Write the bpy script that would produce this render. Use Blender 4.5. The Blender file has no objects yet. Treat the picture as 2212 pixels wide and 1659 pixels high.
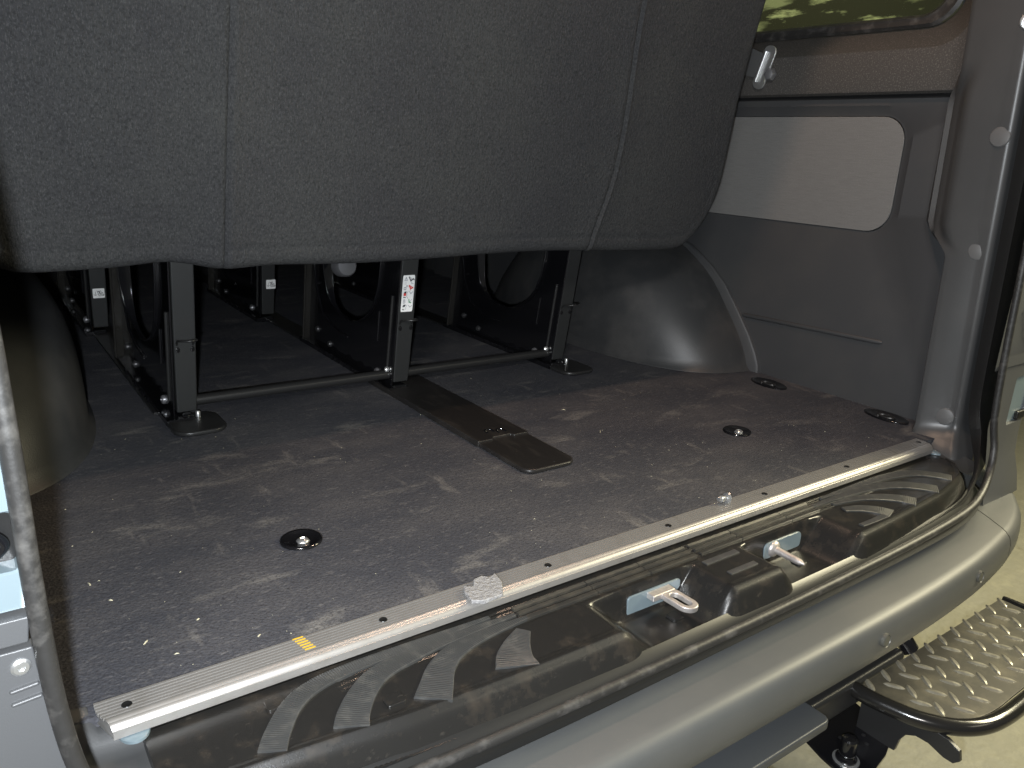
import bpy, bmesh, math, random
from mathutils import Vector, Matrix
random.seed(7)
C = bpy.context.scene
col = C.collection
R = math.radians

# ------------------------------------------------------------------ camera
cam = bpy.data.cameras.new("camera"); camo = bpy.data.objects.new("camera", cam); col.objects.link(camo)
right = Vector((0.814, -0.578, 0.050)); down = Vector((-0.129, -0.264, -0.956)); fwd = Vector((0.566, 0.772, -0.289))
fwd.normalize(); right = (right - fwd*right.dot(fwd)).normalized(); down = fwd.cross(right)
m = Matrix((right, -down, -fwd)).transposed().to_4x4(); m.translation = Vector((-0.056, -0.708, 0.529))
camo.matrix_world = m
cam.sensor_width = 36; cam.lens = 36*1682.85/2212; cam.clip_start = 0.02; cam.clip_end = 200
C.camera = camo

# ------------------------------------------------------------------ world, lamps, exposure
w = bpy.data.worlds.new("World"); C.world = w; w.use_nodes = True
bg = w.node_tree.nodes["Background"]; bg.inputs[0].default_value = (0.68, 0.68, 0.60, 1); bg.inputs[1].default_value = 0.09
C.view_settings.view_transform = 'Standard'; C.view_settings.look = 'None'; C.view_settings.exposure = 0.5; C.view_settings.gamma = 1

def lamp(name, kind, loc, target, power, colour, size=0.1, size_y=None, spot=None):
    l = bpy.data.lights.new(name, kind); o = bpy.data.objects.new(name, l); col.objects.link(o)
    o.location = loc; d = Vector(target) - Vector(loc); o.rotation_euler = d.to_track_quat('-Z', 'Y').to_euler()
    l.energy = power; l.color = colour
    if kind == 'AREA':
        l.size = size
        if size_y: l.shape = 'RECTANGLE'; l.size_y = size_y
    else: l.shadow_soft_size = size
    if spot: l.spot_size = R(spot); l.spot_blend = 0.5
    return o
lamp('phone_torch', 'SPOT', (-0.092, -0.715, 0.495), (0.75, 0.6, 0.12), 64, (0.90, 0.95, 1.0), 0.012, spot=120)
lamp('garage_tube_left', 'AREA', (-1.1, -1.7, 1.45), (0.9, 0.3, 0.1), 24, (1.0, 0.95, 0.90), 0.5, 0.12)
lamp('garage_tube_right', 'AREA', (2.75, -0.60, 1.20), (1.2, -0.15, -0.2), 48, (1.0, 0.91, 0.62), 1.0, 0.45)
lamp('garage_tube_side', 'AREA', (2.4, -2.6, 1.9), (1.4, -0.2, -0.4), 5, (1.0, 0.94, 0.74), 1.5, 0.5)
lamp('wall_fill_light', 'AREA', (3.3, 2.6, 2.1), (4.6, 2.4, 0.9), 13, (1.0, 0.93, 0.72), 1.5, 0.3)  # added, unseen lamp that brightens the wall beyond the side window
lamp('load_space_lamp', 'AREA', (1.05, 0.21, 1.40), (1.0, 0.22, 0), 3.9, (1.0, 0.68, 0.48), 0.06)

# ------------------------------------------------------------------ materials
MATS = {}
def mat(name, colr, rough=0.5, metal=0.0, bump=(), var=None, spec=0.5, coat=0, emis=None):
    """bump: list of (kind, scale, strength, distance); var: (scale, colour2, low, high)"""
    if name in MATS: return MATS[name]
    m = bpy.data.materials.new(name); m.use_nodes = True; nt = m.node_tree; N = nt.nodes; L = nt.links
    b = N['Principled BSDF']; b.inputs['Base Color'].default_value = (*colr, 1); b.inputs['Roughness'].default_value = rough
    b.inputs['Metallic'].default_value = metal; b.inputs['Specular IOR Level'].default_value = spec
    b.inputs['Coat Weight'].default_value = coat
    tc = N.new('ShaderNodeTexCoord'); src = tc.outputs['Object']
    g = N.new('ShaderNodeNewGeometry')
    src = g.outputs['Position']
    if var:
        col_out = None
        prev = None
        for i, (sc, c2, lo, hi) in enumerate(var):
            n = N.new('ShaderNodeTexNoise'); n.inputs['Detail'].default_value = 6; n.inputs['Roughness'].default_value = 0.62
            if isinstance(sc, tuple):
                mp = N.new('ShaderNodeMapping'); mp.inputs['Scale'].default_value = sc[1:]; mp.inputs['Rotation'].default_value = (0, 0, sc[0])
                L.new(src, mp.inputs[0]); L.new(mp.outputs[0], n.inputs['Vector']); n.inputs['Scale'].default_value = 1
            else:
                L.new(src, n.inputs['Vector']); n.inputs['Scale'].default_value = sc
            r = N.new('ShaderNodeMapRange'); r.inputs['From Min'].default_value = lo; r.inputs['From Max'].default_value = hi
            L.new(n.outputs['Fac'], r.inputs['Value'])
            mx = N.new('ShaderNodeMix'); mx.data_type = 'RGBA'; mx.inputs[7].default_value = (*c2, 1)
            if prev is None: mx.inputs[6].default_value = (*colr, 1)
            else: L.new(prev, mx.inputs[6])
            L.new(r.outputs[0], mx.inputs[0]); prev = mx.outputs[2]
        L.new(prev, b.inputs['Base Color'])
    h = None
    for kind, sc, st, dist in bump:
        if kind == 'noise':
            t = N.new('ShaderNodeTexNoise'); t.inputs['Scale'].default_value = sc; t.inputs['Detail'].default_value = 3; out = t.outputs['Fac']
        elif kind == 'cell':
            t = N.new('ShaderNodeTexVoronoi'); t.inputs['Scale'].default_value = sc; out = t.outputs['Distance']
        elif kind == 'wavex':
            t = N.new('ShaderNodeTexWave'); t.inputs['Scale'].default_value = sc; t.bands_direction = 'X'; out = t.outputs['Fac']
        elif kind == 'wavez':
            t = N.new('ShaderNodeTexWave'); t.inputs['Scale'].default_value = sc; t.bands_direction = 'Z'; out = t.outputs['Fac']
        elif kind == 'brush':
            mp = N.new('ShaderNodeMapping'); mp.inputs['Scale'].default_value = (4, sc, sc); L.new(src, mp.inputs[0])
            t = N.new('ShaderNodeTexNoise'); t.inputs['Scale'].default_value = 1; out = t.outputs['Fac']; L.new(mp.outputs[0], t.inputs['Vector'])
        elif kind == 'nap':      # upright pile streaks
            mp = N.new('ShaderNodeMapping'); mp.inputs['Scale'].default_value = (sc, sc, sc*0.22); mp.inputs['Rotation'].default_value = (0, 0.12, 0); L.new(src, mp.inputs[0])
            t = N.new('ShaderNodeTexNoise'); t.inputs['Scale'].default_value = 1; t.inputs['Detail'].default_value = 4; out = t.outputs['Fac']; L.new(mp.outputs[0], t.inputs['Vector'])
        if kind in ('noise', 'cell', 'wavex', 'wavez'): L.new(src, t.inputs['Vector'])
        bp = N.new('ShaderNodeBump'); bp.inputs['Strength'].default_value = st; bp.inputs['Distance'].default_value = dist
        L.new(out, bp.inputs['Height'])
        if h: L.new(h, bp.inputs['Normal'])
        h = bp.outputs[0]
    if h: L.new(h, b.inputs['Normal'])
    if emis: b.inputs['Emission Color'].default_value = (*emis[0], 1); b.inputs['Emission Strength'].default_value = emis[1]
    MATS[name] = m; return m

felt = mat('charcoal felt', (0.028, 0.0285, 0.031), 0.93, spec=0.2,
           bump=[('noise', 170, 0.50, 0.0048), ('nap', 340, 0.8, 0.0026), ('noise', 1200, 0.7, 0.0010)],
           var=[(5, (0.036, 0.037, 0.037), 0.42, 0.72), (260, (0.016, 0.017, 0.018), 0.45, 0.7), ((0.0, 700, 700, 200), (0.074, 0.076, 0.078), 0.52, 0.80)])
vinyl = mat('dusty vinyl floor', (0.046, 0.048, 0.057), 0.62, spec=0.35,
            bump=[('cell', 280, 0.45, 0.0015), ('noise', 800, 0.4, 0.0008)],
            var=[((0.45, 4, 8, 4), (0.078, 0.076, 0.080), 0.42, 0.68), ((-0.5, 6, 15, 4), (0.20, 0.19, 0.175), 0.58, 0.80), ((0.35, 24, 7, 4), (0.17, 0.16, 0.15), 0.60, 0.80), ((-0.2, 60, 140, 4), (0.14, 0.135, 0.135), 0.55, 0.80), (220, (0.028, 0.028, 0.034), 0.50, 0.72), (420, (0.12, 0.117, 0.118), 0.60, 0.82)])
trim = mat('grained grey trim', (0.044, 0.045, 0.046), 0.38, bump=[('noise', 900, 0.25, 0.0004)], var=[(3, (0.056, 0.056, 0.056), 0.4, 0.7)])
trim_dark = mat('grained charcoal trim', (0.040, 0.041, 0.043), 0.50, bump=[('noise', 700, 0.3, 0.0006)], var=[(6, (0.048, 0.048, 0.048), 0.45, 0.7)])
archm = mat('wheel arch plastic', (0.030, 0.031, 0.032), 0.46, bump=[('cell', 520, 0.3, 0.0006)], var=[(7, (0.06, 0.058, 0.056), 0.45, 0.75)])
carpet = mat('coarse trim fabric', (0.048, 0.045, 0.042), 0.85, spec=0.3, bump=[('noise', 480, 0.6, 0.0016)], var=[(330, (0.15, 0.142, 0.13), 0.52, 0.78)])
inset = mat('light grey woven fabric', (0.135, 0.134, 0.130), 0.85, spec=0.3, bump=[('wavez', 220, 0.12, 0.0006), ('wavex', 220, 0.1, 0.0006)], var=[((0, 5, 30, 700), (0.115, 0.113, 0.110), 0.42, 0.68), (600, (0.20, 0.197, 0.19), 0.52, 0.8)])
gloss = mat('glossy black paint', (0.006, 0.006, 0.007), 0.12, bump=[('noise', 60, 0.15, 0.001)], coat=0.4)
satin = mat('satin black paint', (0.017, 0.017, 0.017), 0.34, bump=[('noise', 500, 0.15, 0.0004)])
legm = mat('powder coated leg', (0.022, 0.023, 0.023), 0.42, bump=[('noise', 900, 0.15, 0.0004)])
black = mat('black plastic', (0.013, 0.0125, 0.012), 0.36, bump=[('noise', 600, 0.25, 0.0005)], var=[(26, (0.035, 0.030, 0.024), 0.54, 0.78), (240, (0.03, 0.028, 0.025), 0.6, 0.85)])
stepm = mat('black step plastic', (0.014, 0.0135, 0.0128), 0.27, bump=[('noise', 800, 0.2, 0.0005)], var=[(30, (0.040, 0.033, 0.026), 0.52, 0.80), ((0.3, 60, 200, 60), (0.05, 0.045, 0.038), 0.62, 0.84)])
padm = mat('ribbed tread rubber', (0.034, 0.035, 0.035), 0.42, bump=[('noise', 500, 0.2, 0.0005)], var=[(60, (0.075, 0.073, 0.066), 0.5, 0.8)])
rubber = mat('weathered rubber', (0.018, 0.0175, 0.017), 0.50, bump=[('noise', 120, 0.3, 0.0015)], var=[(45, (0.075, 0.072, 0.068), 0.50, 0.78)])
rubber2 = mat('black rubber', (0.010, 0.010, 0.010), 0.33)
alu = mat('anodised aluminium', (0.46, 0.445, 0.425), 0.40, 0.75, bump=[('brush', 900, 0.15, 0.0004)], var=[(40, (0.38, 0.36, 0.33), 0.5, 0.85)])
steel = mat('zinc plated steel', (0.62, 0.63, 0.63), 0.28, 0.85, bump=[('noise', 300, 0.2, 0.0006)])
cast = mat('cast steel', (0.60, 0.56, 0.53), 0.40, 0.75, bump=[('noise', 350, 0.4, 0.001)], var=[(120, (0.40, 0.375, 0.36), 0.45, 0.75)])
paint = mat('pale blue body paint', (0.14, 0.18, 0.20), 0.35, coat=0.5, var=[(25, (0.17, 0.21, 0.23), 0.5, 0.8)])
bumperm = mat('grey bumper plastic', (0.066, 0.069, 0.069), 0.46, bump=[('noise', 1000, 0.25, 0.0004)], var=[(4, (0.082, 0.083, 0.08), 0.45, 0.75), (180, (0.13, 0.127, 0.118), 0.68, 0.8)])
extm = mat('grey corner plastic', (0.062, 0.064, 0.067), 0.45, bump=[('noise', 900, 0.25, 0.0004)])
concrete = mat('garage concrete', (0.25, 0.24, 0.185), 0.75, bump=[('noise', 45, 0.5, 0.008)], var=[(3.5, (0.25, 0.24, 0.175), 0.42, 0.72), (22, (0.30, 0.285, 0.21), 0.5, 0.75), (9, (0.16, 0.14, 0.09), 0.64, 0.74)])
platem = mat('painted chequer plate', (0.060, 0.056, 0.046), 0.40, 0.3, bump=[('noise', 300, 0.25, 0.0006)], var=[(18, (0.12, 0.108, 0.08), 0.45, 0.7)])
lozm = mat('worn chequer lozenge', (0.22, 0.205, 0.165), 0.30, 0.4, var=[(90, (0.36, 0.34, 0.27), 0.45, 0.75)])
white = mat('label white', (0.82, 0.82, 0.80), 0.5)
ink = mat('label ink', (0.02, 0.02, 0.03), 0.5); red = mat('label red', (0.65, 0.05, 0.04), 0.5); green = mat('label green', (0.10, 0.30, 0.16), 0.5); pale = mat('label grey ink', (0.30, 0.30, 0.33), 0.5)
yellow = mat('painted yellow light', (0.62, 0.40, 0.04), 0.5)  # colour of the light streak painted on the sill strip
clip = mat('smooth grey cap', (0.090, 0.090, 0.090), 0.40)
webm = mat('belt webbing', (0.065, 0.066, 0.066), 0.8, bump=[('wavez', 500, 0.3, 0.0006)])
knobm = mat('recliner barrel', (0.22, 0.22, 0.23), 0.35, 0.6)
smoke = mat('tinted window glass', (0.05, 0.06, 0.03), 0.02)
nt = smoke.node_tree; b = nt.nodes['Principled BSDF']; b.inputs['Transmission Weight'].default_value = 1; b.inputs['Base Color'].default_value = (0.80, 0.84, 0.70, 1); b.inputs['IOR'].default_value = 1.2
crumbm = mat('dry crumbs', (0.45, 0.42, 0.30), 0.8)
scrapm = mat('dusty tape scrap', (0.24, 0.235, 0.235), 0.7, bump=[('noise', 250, 0.9, 0.003)], var=[(260, (0.36, 0.355, 0.35), 0.5, 0.75)])

# ------------------------------------------------------------------ mesh helpers
WORLD = {}      # object name -> world location (no rotations are used)
class MB:
    def __init__(s): s.v = []; s.f = []; s.m = []; s.k = 0
    def add(s, vs, fs, k=None):
        n = len(s.v); s.v += [tuple(p) for p in vs]; s.f += [tuple(i+n for i in f) for f in fs]; s.m += [s.k if k is None else k]*len(fs); return s
    def box(s, x0, x1, y0, y1, z0, z1, k=None):
        v = [(x, y, z) for z in (z0, z1) for y in (y0, y1) for x in (x0, x1)]
        return s.add(v, [(0,2,3,1), (4,5,7,6), (0,1,5,4), (2,6,7,3), (0,4,6,2), (1,3,7,5)], k)
    def prism(s, poly, f0, f1, k=None):
        """poly: 2D points; f0,f1: maps to the two 3D caps"""
        n = len(poly); a = [f0(*p) for p in poly]; b = [f1(*p) for p in poly]
        fs = [tuple(range(n)), tuple(range(2*n-1, n-1, -1))] + [(i, (i+1) % n, n+(i+1) % n, n+i) for i in range(n)]
        return s.add(a+b, fs, k)
    def loft(s, rings, closed=True, caps=True, k=None):
        n = len(rings[0]); vs = [p for r in rings for p in r]; fs = []
        for i in range(len(rings)-1):
            for j in range(n if closed else n-1):
                a = i*n+j; b = i*n+(j+1) % n; fs.append((a, b, b+n, a+n))
        if caps and closed: fs += [tuple(range(n))[::-1], tuple(range((len(rings)-1)*n, len(rings)*n))]
        return s.add(vs, fs, k)
    def tube(s, pts, r, n=12, k=None, caps=True):
        pts = [Vector(p) for p in pts]; rings = []; up = None
        for i, p in enumerate(pts):
            t = (pts[min(i+1, len(pts)-1)] - pts[max(i-1, 0)]).normalized()
            if up is None:
                up = t.cross(Vector((0, 0, 1)) if abs(t.z) < .9 else Vector((1, 0, 0))).normalized()
            up = (up - t*up.dot(t)).normalized(); v = t.cross(up)
            rr = r[i] if isinstance(r, (list, tuple)) else r
            rings.append([p + up*math.cos(a)*rr + v*math.sin(a)*rr for a in [2*math.pi*j/n for j in range(n)]])
        return s.loft(rings, True, caps, k)
    def disc(s, c, nrm, prof, n=28, k=None, sx=1.0, xdir=None):
        """lathe: prof list of (radius, height along nrm)"""
        c = Vector(c); nrm = Vector(nrm).normalized()
        u = Vector(xdir) if xdir else nrm.cross(Vector((0, 0, 1)) if abs(nrm.z) < .9 else Vector((1, 0, 0)))
        u = (u - nrm*u.dot(nrm)).normalized(); v = nrm.cross(u)
        rings = [[c + u*math.cos(a)*r*sx + v*math.sin(a)*r + nrm*h for a in [2*math.pi*j/n for j in range(n)]] for r, h in prof]
        return s.loft(rings, True, True, k)
    def grid(s, fn, nu, nv, k=None):
        vs = [fn(i/nu, j/nv) for j in range(nv+1) for i in range(nu+1)]
        return s.add(vs, [(j*(nu+1)+i, j*(nu+1)+i+1, (j+1)*(nu+1)+i+1, (j+1)*(nu+1)+i) for j in range(nv) for i in range(nu)], k)
    def build(s, name, mats, parent=None, bevel=0, seg=2, angle=40, label=None, kind=None, fix=True, sub=0, solid=0):
        me = bpy.data.meshes.new(name)
        xs = [sum(p[i] for p in s.v)/len(s.v) for i in range(3)]; zc = min(p[2] for p in s.v); c = Vector((xs[0], xs[1], zc))
        me.from_pydata([tuple(Vector(p)-c) for p in s.v], [], s.f)
        mats = mats if isinstance(mats, (list, tuple)) else [mats]
        for mm in mats: me.materials.append(mm)
        me.polygons.foreach_set('material_index', s.m)
        if fix:
            bm = bmesh.new(); bm.from_mesh(me); bmesh.ops.remove_doubles(bm, verts=bm.verts, dist=1e-6); bmesh.ops.recalc_face_normals(bm, faces=bm.faces); bm.to_mesh(me); bm.free()
        me.polygons.foreach_set('use_smooth', [True]*len(me.polygons)); me.update()
        me.set_sharp_from_angle(angle=R(angle))
        o = bpy.data.objects.new(name, me); col.objects.link(o)
        pw = Vector((0, 0, 0))
        if parent is not None: o.parent = parent; pw = WORLD[parent.name]
        o.location = c - pw; WORLD[o.name] = c
        if solid:
            md = o.modifiers.new('thickness', 'SOLIDIFY'); md.thickness = solid; md.offset = -1
        if sub:
            md = o.modifiers.new('smooth', 'SUBSURF'); md.levels = sub; md.render_levels = sub
        if bevel:
            md = o.modifiers.new('soft edge', 'BEVEL'); md.width = bevel; md.segments = seg; md.limit_method = 'ANGLE'; md.angle_limit = R(30); md.harden_normals = True
        if label: o['label'] = label
        if kind: o['kind'] = kind
        return o
def thing(name, loc, label, cat, group=None):
    o = bpy.data.objects.new(name, None); col.objects.link(o); o.location = loc; WORLD[o.name] = Vector(loc)
    o['label'] = label; o['category'] = cat
    if group: o['group'] = group
    return o
def tag(o, label, cat): o['label'] = label; o['category'] = cat; return o
def copy_part(o, delta, parent=None):
    c = o.copy(); col.objects.link(c); c.parent = parent or o.parent; c.location = o.location + Vector(delta); WORLD[c.name] = WORLD[o.name] + Vector(delta)
    for ch in o.children:
        d = ch.copy(); col.objects.link(d); d.parent = c; WORLD[d.name] = WORLD[ch.name] + Vector(delta)
    return c
def interp(pts, t):
    if t <= pts[0][0]: return pts[0][1]
    for (a, va), (b, vb) in zip(pts, pts[1:]):
        if t <= b: return va + (vb-va)*(t-a)/(b-a)
    return pts[-1][1]
def smooth_interp(pts, t):
    """catmull-rom through (t, v)"""
    n = len(pts)
    if t <= pts[0][0]: return pts[0][1]
    if t >= pts[-1][0]: return pts[-1][1]
    for i in range(n-1):
        if t <= pts[i+1][0]:
            p0 = pts[max(i-1, 0)][1]; p1 = pts[i][1]; p2 = pts[i+1][1]; p3 = pts[min(i+2, n-1)][1]
            u = (t-pts[i][0])/(pts[i+1][0]-pts[i][0])
            return 0.5*((2*p1)+(-p0+p2)*u+(2*p0-5*p1+4*p2-p3)*u*u+(-p0+3*p1-3*p2+p3)*u**3)
def curve(pts, n=8):
    """catmull-rom polyline through 3D points"""
    P = [Vector(p) for p in pts]; out = []
    for i in range(len(P)-1):
        p0 = P[max(i-1, 0)]; p1 = P[i]; p2 = P[i+1]; p3 = P[min(i+2, len(P)-1)]
        for j in range(n):
            u = j/n; out.append(0.5*((2*p1)+(-p0+p2)*u+(2*p0-5*p1+4*p2-p3)*u*u+(-p0+3*p1-3*p2+p3)*u**3))
    out.append(P[-1]); return out
def rrect(x0, x1, y0, y1, r, n=6):
    out = []
    for cx, cy, a0 in ((x1-r, y1-r, 0), (x0+r, y1-r, 90), (x0+r, y0+r, 180), (x1-r, y0+r, 270)):
        for i in range(n+1):
            a = R(a0+90*i/n); out.append((cx+r*math.cos(a), cy+r*math.sin(a)))
    return out
def sstep(a, b, x):
    t = min(1, max(0, (x-a)/(b-a))); return t*t*(3-2*t)

def around(hole, n, X0, X1, Y0, Y1):
    out = []
    for c_ in range(4):
        for i in range(n+1):
            p = hole[c_*(n+1)+i]; sx_ = X1 if c_ in (0, 3) else X0; sy_ = Y1 if c_ in (0, 1) else Y0
            horiz = (c_ in (0, 2))       # arc starts on a vertical side
            if 0 < i < n: out.append((sx_, sy_))
            elif (i == 0) == horiz: out.append((sx_, p[1]))
            else: out.append((p[0], sy_))
    return out

# ================================================================== GROUND AND GARAGE
g = MB(); g.grid(lambda u, v: (-9+20*u, -8+18*v, -0.68), 4, 4)
o = g.build('ground', concrete, kind='structure', fix=False)
o['label'] = 'pale worn concrete floor of the garage'

# ================================================================== VAN
van = thing('cargo_van', (0.75, 2.0, -0.68), 'charcoal trimmed cargo van seen through its open rear doorway, with sill strip, step and bumper', 'van')

# floor covering
f = MB(); f.box(-0.16, 1.66, 0.0, 4.2, -0.012, 0.0)
f.build('floor_covering', vinyl, van)

# aluminium sill strip: ribbed top, rounded nose
prof = [(0.0145, -0.002)]
y = 0.0140
for i in range(6):
    prof += [(y, 0.0045), (y-0.0028, 0.0045), (y-0.0030, 0.0012), (y-0.0046, 0.0012)]; y -= 0.0047
prof += [(y, 0.0045), (y-0.001, 0.0048), (y-0.0045, 0.0042), (y-0.0062, 0.0030), (y-0.0068, 0.0030), (y-0.0098, 0.0012), (y-0.0118, -0.0022), (y-0.0122, -0.0030), (y-0.0129, -0.0034), (y-0.0134, -0.007), (y-0.0136, -0.0115)]
yn = y-0.002
prof += [(yn-0.010, -0.0120), (yn-0.008, -0.010), (0.0, -0.008), (0.0145, -0.008)]
s = MB(); xs = [0.0, 0.003] + [0.05*i for i in range(1, 30)] + [1.498, 1.503]
rings = []
for i, x in enumerate(xs):
    inset_ = 0.0015 if i in (0, len(xs)-1) else 0
    rings.append([(x + (max(0, 0.0-yy)*0.35 if i < 2 else 0) - (max(0, 0.0-yy)*0.35 if i > len(xs)-3 else 0), yy, zz) for yy, zz in prof])
s.loft(rings, True, True)
strip = s.build('sill_strip', alu, van, angle=32, label='ribbed aluminium strip with screw holes')
shade = mat('groove shade', (0.03, 0.029, 0.028), 0.6); strip.data.materials.append(shade)  # shade inside the grooves, painted in as a dark colour
for p_ in strip.data.polygons:
    zc_ = p_.center.z + WORLD[strip.name].z
    if abs(zc_-0.0012) < 0.0006 and p_.normal.z > 0.9 and p_.center.y + WORLD[strip.name].y > -0.016: p_.material_index = 1
for hx, hy in ((0.026, -0.0035), (0.295, -0.0035), (0.535, -0.0035), (0.762, -0.0035), (0.989, -0.0035), (1.227, -0.0035), (1.484, -0.001)):
    h = MB(); h.disc((hx, hy, 0.0046), (0, 0, 1), [(0.0050, 0.0), (0.0047, 0.0005), (0.0036, 0.0005), (0.0030, 0.0003)], 18); h.build('screw_hole', rubber2, strip)
ym = MB()  # streak of yellow light across the ribs, painted as flat quads
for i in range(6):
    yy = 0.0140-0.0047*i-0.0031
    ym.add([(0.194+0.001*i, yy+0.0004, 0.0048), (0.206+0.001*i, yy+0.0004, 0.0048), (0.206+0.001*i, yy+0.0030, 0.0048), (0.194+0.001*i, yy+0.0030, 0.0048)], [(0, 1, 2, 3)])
ym.build('yellow_light_streak', yellow, strip)
for x0, x1 in ((0.012, 0.044), (1.500, 1.522)):
    t = MB(); t.disc(((x0+x1)/2, -0.016, -0.018), (0, 0, 1), [(0.018, 0), (0.020, 0.001), (0.020, 0.004), (0.018, 0.005)], 24, sx=(x1-x0)/0.044, xdir=(1, 0, 0)); t.build('painted_tab', paint, van, label='pale blue painted metal tab under the strip end')

# rear step: one heightfield with two latch pockets, raised front rim and a drop behind it
ZS = -0.018
RIM = [(-0.12, -0.10), (0.03, -0.113), (0.114, -0.120), (0.181, -0.127), (0.26, -0.136), (0.38, -0.142), (0.70, -0.147), (1.04, -0.146), (1.318, -0.130), (1.445, -0.107), (1.49, -0.075), (1.505, -0.05)]
POCK = [(0.537, 0.606, 0.694, 0.745), (0.838, 0.885, 0.985, 1.055)]
def pocket(x, y, yr):
    d = 0
    for a, b_, c_, e in POCK:
        mx = min(sstep(a, b_, x), 1-sstep(c_, e, x)); back = 1-sstep(-0.079, -0.072, y)
        d = max(d, mx*back)
    return d
def step_z(x, t):
    yr = smooth_interp(RIM, x)
    # t 0..1 : strip to outer bottom
    if t < 0.8:
        y = -0.022 + (yr+0.022)*(t/0.8); z = ZS
    else:
        u = (t-0.8)/0.2; y = yr - 0.014*u - 0.0035*math.sin(min(1, u*3)*math.pi/2); z = ZS - 0.034*u**1.1
    d = pocket(x, y, yr)
    if t < 0.8:
        for yl in (-0.033, -0.041, -0.049, -0.057, -0.065):     # long grooves along the step
            if abs(y-yl) < 0.0016 and 0.22 < x < 1.25: z -= 0.0012
        rim = sstep(0.70, 0.78, t); z += 0.002*rim*(1-d)
    zf = -0.063
    return (x, y, z + (min(z, zf)-z)*d if z > zf else z)
st = MB(); X0, X1 = 0.034, 1.503
nx = 440; ts = [i/58 for i in range(59)]
ts = sorted(set([0.8*(i/90) for i in range(91)] + [0.8+0.2*i/10 for i in range(11)]))
vs = []
for t in ts:
    for i in range(nx+1): vs.append(step_z(X0+(X1-X0)*i/nx, t))
st.add(vs, [(j*(nx+1)+i, j*(nx+1)+i+1, (j+1)*(nx+1)+i+1, (j+1)*(nx+1)+i) for j in range(len(ts)-1) for i in range(nx)])
# end walls
for xe in (0, nx):
    a = [vs[j*(nx+1)+xe] for j in range(len(ts))]; bt = [(p[0], p[1], -0.09) for p in a]
    st.add(a+bt, [(j, j+1, len(a)+j+1, len(a)+j) for j in range(len(a)-1)])
step = st.build('rear_step', stepm, van, angle=50, fix=False)

barm = mat('worn tread bar', (0.026, 0.025, 0.023), 0.30, var=[(40, (0.055, 0.050, 0.040), 0.45, 0.75)])
def ribbon(name, pts, w0, w1, parent, h=0.0026, m_=padm, z=ZS, ribs=True, nseg=14, cut=0.0):
    """raised tread pad following a centre line, with fine cross ribs"""
    c = curve([(x, y, 0) for x, y in pts], nseg); mb = MB(); L_ = len(c)
    # resample evenly
    acc = [0]
    for a, b_ in zip(c, c[1:]): acc.append(acc[-1]+(b_-a).length)
    tot = acc[-1]; step_ = 0.0014 if ribs else 0.01; n = max(4, int(tot/step_)); top = []
    j = 0
    for i in range(n+1):
        d = tot*i/n
        while j < L_-2 and acc[j+1] < d: j += 1
        u = (d-acc[j])/max(1e-9, acc[j+1]-acc[j]); p = c[j].lerp(c[j+1], u); t_ = (c[j+1]-c[j]).normalized(); nn = Vector((-t_.y, t_.x, 0))
        w_ = (w0+(w1-w0)*(d/tot))/2; hh = h + (0.00045 if i % 2 else 0)
        skew = nn*w_
        a = p+skew; b_ = p-skew; a = a + t_*cut*(1-d/tot) ; b_ = b_ - t_*cut*(1-d/tot)
        top.append([(a.x, a.y, z-0.001), (a.x, a.y, z+hh-0.0004), (a.x-nn.x*0.0008, a.y-nn.y*0.0008, z+hh), (b_.x+nn.x*0.0008, b_.y+nn.y*0.0008, z+hh), (b_.x, b_.y, z+hh-0.0004), (b_.x, b_.y, z-0.001)])
    mb.loft(top, True, True)
    return mb.build(name, m_, parent, angle=25)
PADS = [ # left group, sweeping outward to the front left; right group mirrored
    ([(0.128, -0.112), (0.140, -0.092), (0.163, -0.064), (0.190, -0.047), (0.230, -0.039), (0.30, -0.037), (0.42, -0.037)], 0.027, 0.006, 0.006),
    ([(0.203, -0.121), (0.213, -0.104), (0.235, -0.080), (0.262, -0.062), (0.305, -0.053), (0.36, -0.0485), (0.45, -0.0485)], 0.035, 0.006, 0.004),
    ([(0.290, -0.128), (0.303, -0.112), (0.322, -0.090), (0.350, -0.072), (0.392, -0.063), (0.46, -0.0605)], 0.040, 0.006, 0.004),
    ([(0.395, -0.131), (0.402, -0.116), (0.418, -0.098), (0.440, -0.080)], 0.050, 0.018, 0.004),
    ([(1.408, -0.108), (1.395, -0.085), (1.365, -0.058), (1.31, -0.043), (1.24, -0.038), (1.10, -0.037)], 0.029, 0.006, -0.004),
    ([(1.330, -0.122), (1.315, -0.100), (1.285, -0.075), (1.24, -0.058), (1.18, -0.050), (1.06, -0.0485)], 0.033, 0.006, -0.004),
    ([(1.240, -0.130), (1.228, -0.108), (1.20, -0.086), (1.165, -0.070), (1.10, -0.0605)], 0.034, 0.006, -0.004),
    ([(1.155, -0.134), (1.148, -0.115), (1.128, -0.096), (1.098, -0.083)], 0.034, 0.014, -0.004)]
for pts, w0, w1, ct in PADS: ribbon('tread_pad', pts, w0, w1, step, cut=0)
ribbon('tread_pad', [(1.070, -0.1315), (1.10, -0.1325), (1.140, -0.132)], 0.009, 0.012, step)
for yl in (-0.037, -0.0485, -0.0605):          # long straight treads between the two fans
    for a, b_ in ((0.455, 0.572), (0.574, 0.668), (0.670, 0.762), (0.772, 0.862), (0.864, 0.985), (0.987, 1.06)):
        ribbon('tread_bar', [(a, yl), ((a+b_)/2, yl), (b_, yl)], 0.0065, 0.0065, step, h=0.0024, ribs=False, m_=barm)
ribbon('tread_bar', [(0.755, -0.083), (0.79, -0.083), (0.825, -0.083)], 0.010, 0.010, step, h=0.0016)
ribbon('tread_bar', [(0.765, -0.119), (0.79, -0.119), (0.822, -0.119)], 0.009, 0.009, step, h=0.0016)
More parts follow.
